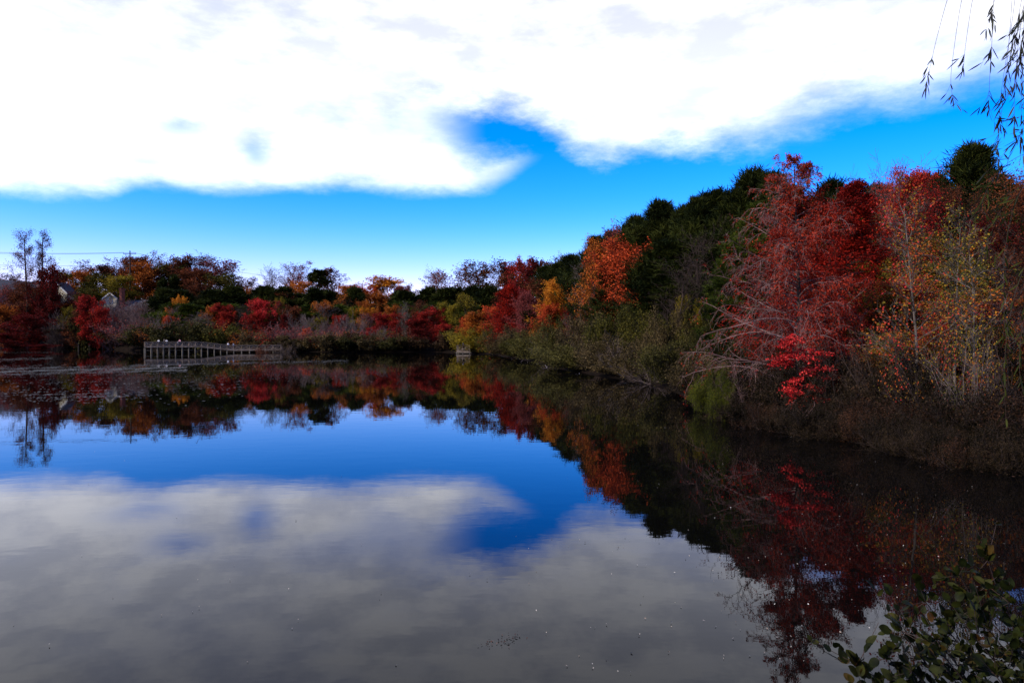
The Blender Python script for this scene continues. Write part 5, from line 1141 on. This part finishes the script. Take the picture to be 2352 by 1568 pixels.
def strand(pts, D, leafspans, seed, m='willow', r=.0022, Lf=.085, side=0):
    """pts: the strand's course (in frame units) at distance D; leafspans: stretches that still carry leaves"""
    rng = np.random.RandomState(seed); Q = np.array([[(px - 1176) / F * D, D, CAMH + (HOR - py) / F * D] for px, py in pts]) - np.array([[wx, wy, wz]])
    n = 40; t = np.linspace(0, len(pts) - 1, n + 1); C = np.stack([np.interp(t, np.arange(len(pts)), Q[:, j]) for j in range(3)], 1)
    ker = np.ones(7) / 7; Cs = C.copy()
    for j in range(3): Cs[3:-3, j] = np.convolve(C[:, j], ker, 'valid')
    Cs += np.stack([np.sin(np.linspace(0, 9, n + 1) + seed) * .006, np.cos(np.linspace(0, 7, n + 1) + seed) * .03, np.zeros(n + 1)], 1)
    w = Wood(); rr = np.linspace(r, r * .45, n + 1); w.add(Cs[:-1], Cs[1:], rr[:-1], rr[1:], 4)
    LC, LD = [], []
    for (a, b_, cnt) in leafspans:
        for u in np.linspace(a, b_, cnt) + rng.uniform(-.01, .01, cnt):
            i = int(np.clip(u * n, 0, n - 1)); dn = Cs[min(i + 1, n)] - Cs[max(i - 1, 0)]; dn = dn / max(np.linalg.norm(dn), 1e-6)
            LC.append(Cs[i]); LD.append(dn + rng.normal(0, 1, 3) * np.array([.42, .3, .12]))
            if rng.rand() < .35:      # a short side twig with its own pair of leaves
                td = unit(dn + rng.normal(0, .35, 3)); e = Cs[i] + td * rng.uniform(.06, .14); w.add(Cs[i][None], e[None], np.array([r * .6]), np.array([r * .3]), 3)
                for _ in range(2): LC.append(e - td * rng.uniform(0, .03)); LD.append(td + rng.normal(0, .3, 3))
    o = link('hanging_strand', w.mesh('strand', M['twig_brown']), None, wil)
    if LC:
        V, Qd, tn = blade_leaves(rng, np.array(LC), np.array(LD), Lf, Lf * .13); link('leaves', np_mesh('strand_leaves', V, Qd, tn, M[m]), None, o)
strand([(2260, -260), (2205, -120), (2170, 0), (2150, 90), (2138, 150), (2124, 200)], 5.0, [(.74, .78, 3), (.85, .90, 4), (.96, .995, 4)], 1)
strand([(2270, -270), (2230, -120), (2206, 0), (2192, 110), (2180, 190), (2183, 240)], 5.1, [(.84, .86, 1), (.93, .995, 6)], 2)
strand([(2290, -270), (2255, -120), (2234, 0), (2218, 90), (2208, 130), (2204, 172)], 5.0, [(.82, .995, 9)], 3)
strand([(2320, -270), (2300, -110), (2281, 0), (2272, 90), (2264, 180), (2266, 265)], 4.9, [(.44, .50, 4), (.66, .74, 8), (.90, .995, 8)], 4)
strand([(2350, -270), (2335, -110), (2318, 0), (2306, 120), (2298, 230), (2288, 380)], 4.8, [(.80, .995, 14)], 5)
strand([(2352, -270), (2337, -110), (2321, 0), (2310, 100), (2300, 200), (2294, 300)], 4.9, [(.78, .995, 10)], 6)
strand([(2365, -270), (2350, -110), (2338, 0), (2326, 90), (2318, 150), (2306, 205)], 4.8, [(.50, .995, 20)], 7)
strand([(2370, -270), (2360, -110), (2350, 0), (2340, 100), (2330, 200), (2322, 290)], 4.7, [(.40, .995, 24)], 8)
strand([(2376, -270), (2366, -110), (2356, 0), (2350, 110), (2340, 230), (2336, 370)], 4.9, [(.45, .80, 18), (.85, .995, 9)], 9)
strand([(2390, -270), (2376, -110), (2362, 0), (2350, 60), (2334, 120), (2328, 160)], 4.8, [(.5, .99, 16)], 10)
strand([(2400, -270), (2380, -110), (2366, 0), (2356, 160), (2350, 260), (2340, 330)], 5.0, [(.4, .99, 22)], 11)
strand([(2340, -270), (2360, -110), (2352, 0), (2344, 40), (2336, 70), (2330, 96)], 4.7, [(.5, .99, 14)], 12)
strand([(2310, -270), (2290, -110), (2286, -20), (2278, 10), (2276, 30), (2272, 44)], 4.8, [(.7, .99, 6)], 13)
strand([(2440, -240), (2470, 60), (2440, 240), (2380, 262), (2340, 268), (2300, 282)], 4.8, [(.80, .99, 7)], 14, Lf=.07)
strand([(2450, -240), (2480, 80), (2440, 270), (2370, 285), (2330, 320), (2280, 378)], 4.8, [(.60, .99, 8)], 15, Lf=.07)
strand([(2460, -240), (2490, 160), (2450, 330), (2350, 350), (2290, 390), (2262, 430), (2236, 500)], 4.7, [(.70, .99, 20)], 16, 'willowgreen')
strand([(2460, -240), (2490, 200), (2440, 380), (2360, 410), (2300, 460), (2262, 560), (2240, 620)], 4.7, [(.60, .99, 20)], 17, 'willowgreen')
strand([(2460, -240), (2420, 200), (2390, 380), (2330, 440), (2300, 560), (2306, 700), (2318, 800)], 4.6, [(.50, .99, 22)], 18, 'willowgreen')
strand([(2460, -240), (2440, 200), (2410, 420), (2350, 600), (2318, 720), (2310, 860), (2318, 980)], 4.6, [(.50, .99, 24)], 19, 'willowgreen')
strand([(2460, -240), (2450, 200), (2420, 420), (2380, 600), (2350, 760), (2346, 860), (2350, 900)], 4.4, [(.50, .99, 18)], 20, 'willowgreen')

# ------------------------------------------------------------------ alder bush in the bottom right corner
def round_leaves(rng, C, dirs, L, Wd):
    """broad rounded leaves folded along the midrib, with an undulating blade"""
    n = len(C); d = unit(dirs); up = rng.normal(0, .45, (n, 3)) + np.array([[-.25, -.45, 1.0]]); b = unit(np.cross(d, up)); nm = np.cross(b, d)
    l = (L * rng.uniform(.55, 1.2, n))[:, None]; w = (Wd * rng.uniform(.8, 1.15, n))[:, None] * l / L; k = 9; V = []
    cup = rng.uniform(-.10, .30, (n, 1)); bend = rng.uniform(-.35, .25, (n, 1))
    for i in range(k + 1):
        t = i / k; wd = w * .5 * (math.sin(math.pi * (t ** .85)) ** .62 if 0 < t < 1 else .03)
        c = C + d * l * t + nm * l * bend * t * t; wav = nm * (.012 * math.sin(t * 38)) * l * 1.2
        V += [c - b * wd + nm * wd * cup + wav, c - b * wd * .5 + nm * wd * cup * .3 - wav * .5, c, c + b * wd * .5 + nm * wd * cup * .3 - wav * .5, c + b * wd + nm * wd * cup + wav]
    V = np.stack(V, 1).reshape(-1, 3); q = []
    for i in range(k):
        for j in range(4): q.append([5 * i + j, 5 * i + j + 1, 5 * i + j + 6, 5 * i + j + 5])
    Q = (np.arange(n)[:, None, None] * (5 * (k + 1)) + np.array(q)[None]).reshape(-1, 4); return V, Q, np.repeat(np.clip(rng.beta(2.0, 3.2, n) , 0, 1), 4 * k)
M['alder'] = leafmat('alder_leaf', [(.007, .010, .002), (.017, .021, .003), (.032, .032, .005), (.06, .026, .005)], .25, .55, .08)
t = M['alder'].node_tree; b = t.nodes['Principled BSDF']; nz = t.nodes.new('ShaderNodeTexNoise'); nz.inputs['Scale'].default_value = 60; bp = t.nodes.new('ShaderNodeBump'); bp.inputs['Strength'].default_value = .4; bp.inputs['Distance'].default_value = .004
t.links.new(nz.outputs['Fac'], bp.inputs['Height']); t.links.new(bp.outputs[0], b.inputs['Normal'])
nz2 = t.nodes.new('ShaderNodeTexNoise'); nz2.inputs['Scale'].default_value = 45; nz2.inputs['Detail'].default_value = 4; mr2 = t.nodes.new('ShaderNodeMapRange'); mr2.inputs[1].default_value = .38; mr2.inputs[2].default_value = .62; mr2.inputs[3].default_value = .45; mr2.inputs[4].default_value = 1.25
sc2 = t.nodes.new('ShaderNodeVectorMath'); sc2.operation = 'SCALE'; t.links.new(nz2.outputs['Fac'], mr2.inputs[0]); t.links.new(mr2.outputs[0], sc2.inputs['Scale']); cr_ = [n for n in t.nodes if n.type == 'VALTORGB'][0]; t.links.new(cr_.outputs[0], sc2.inputs[0]); t.links.new(sc2.outputs[0], b.inputs['Base Color'])
ax, ay = 3.55, 3.9; azz = G(ax, ay); ald = empty('alder_shrub', (ax, ay, azz)); tag(ald, 'green alder bush with rounded ribbed leaves filling the bottom right corner', 'shrub')
rng = np.random.RandomState(31); wood = Wood(); tg = []
D_ = 3.3
for (px, py, dd) in [(2270, 1240, 3.5), (2200, 1270, 3.6), (2130, 1340, 3.3), (2230, 1330, 3.4), (2330, 1340, 3.3), (2100, 1390, 3.2), (2190, 1400, 3.3), (2280, 1400, 3.2), (2360, 1400, 3.2), (2075, 1450, 3.1), (2160, 1470, 3.1), (2250, 1480, 3.1), (2340, 1490, 3.1), (2040, 1510, 3.0),
                     (1975, 1540, 2.9), (2020, 1580, 2.9), (2100, 1550, 3.0), (2190, 1560, 3.0), (2290, 1560, 3.0), (2370, 1560, 3.0), (2060, 1620, 2.9), (2160, 1630, 2.9), (2260, 1640, 2.9), (2350, 1640, 2.9), (2430, 1400, 3.3), (2440, 1500, 3.1), (1990, 1600, 2.9)]:
    py += 45 * (py < 1420); tg.append([(px - 1176) / F * dd - ax, dd - ay, CAMH + (HOR - py) / F * dd - azz])
tg = np.array(tg); nT = len(tg); st = np.zeros((nT, 3)); st[:, :2] = rng.normal(0, .15, (nT, 2)); st[:, 2] = -.1
LC, LD = [], []
for i in range(nT):
    a, c = st[i], tg[i]; m_ = (a + c) / 2 + np.array([.25, .1, .25]) + rng.normal(0, .06, 3); t = np.linspace(0, 1, 13)[:, None]; Pq = (1 - t) ** 2 * a + 2 * t * (1 - t) * m_ + t * t * c + rng.normal(0, .008, (13, 3))
    rr = np.linspace(.012, .0022, 13); wood.add(Pq[:-1], Pq[1:], rr[:-1], rr[1:], 5)
    for j in range(4, 13):
        for _ in range(5):
            dn = unit(Pq[j] - Pq[j - 1]); td = unit(dn * .7 + rng.normal(0, .6, 3)); e = Pq[j] + td * rng.uniform(.05, .22); wood.add(Pq[j][None], e[None], np.array([.0022]), np.array([.001]), 3)
            for q in range(3): f = rng.uniform(.3, 1); LC.append(Pq[j] * (1 - f) + e * f); LD.append(td + rng.normal(0, .55, 3) + np.array([-.15, -.1, .35]))
        if j == 12:
            for q in range(4): LC.append(Pq[j]); LD.append(dn + rng.normal(0, .5, 3) + np.array([0, 0, .3]))
link('stems', wood.mesh('alder_stems', M['twig_brown']), None, ald)
V, Qd, tn = round_leaves(rng, np.array(LC), np.array(LD), .055, .037); link('foliage', np_mesh('alder_leaves', V, Qd, tn, M['alder'], smooth=True), None, ald)
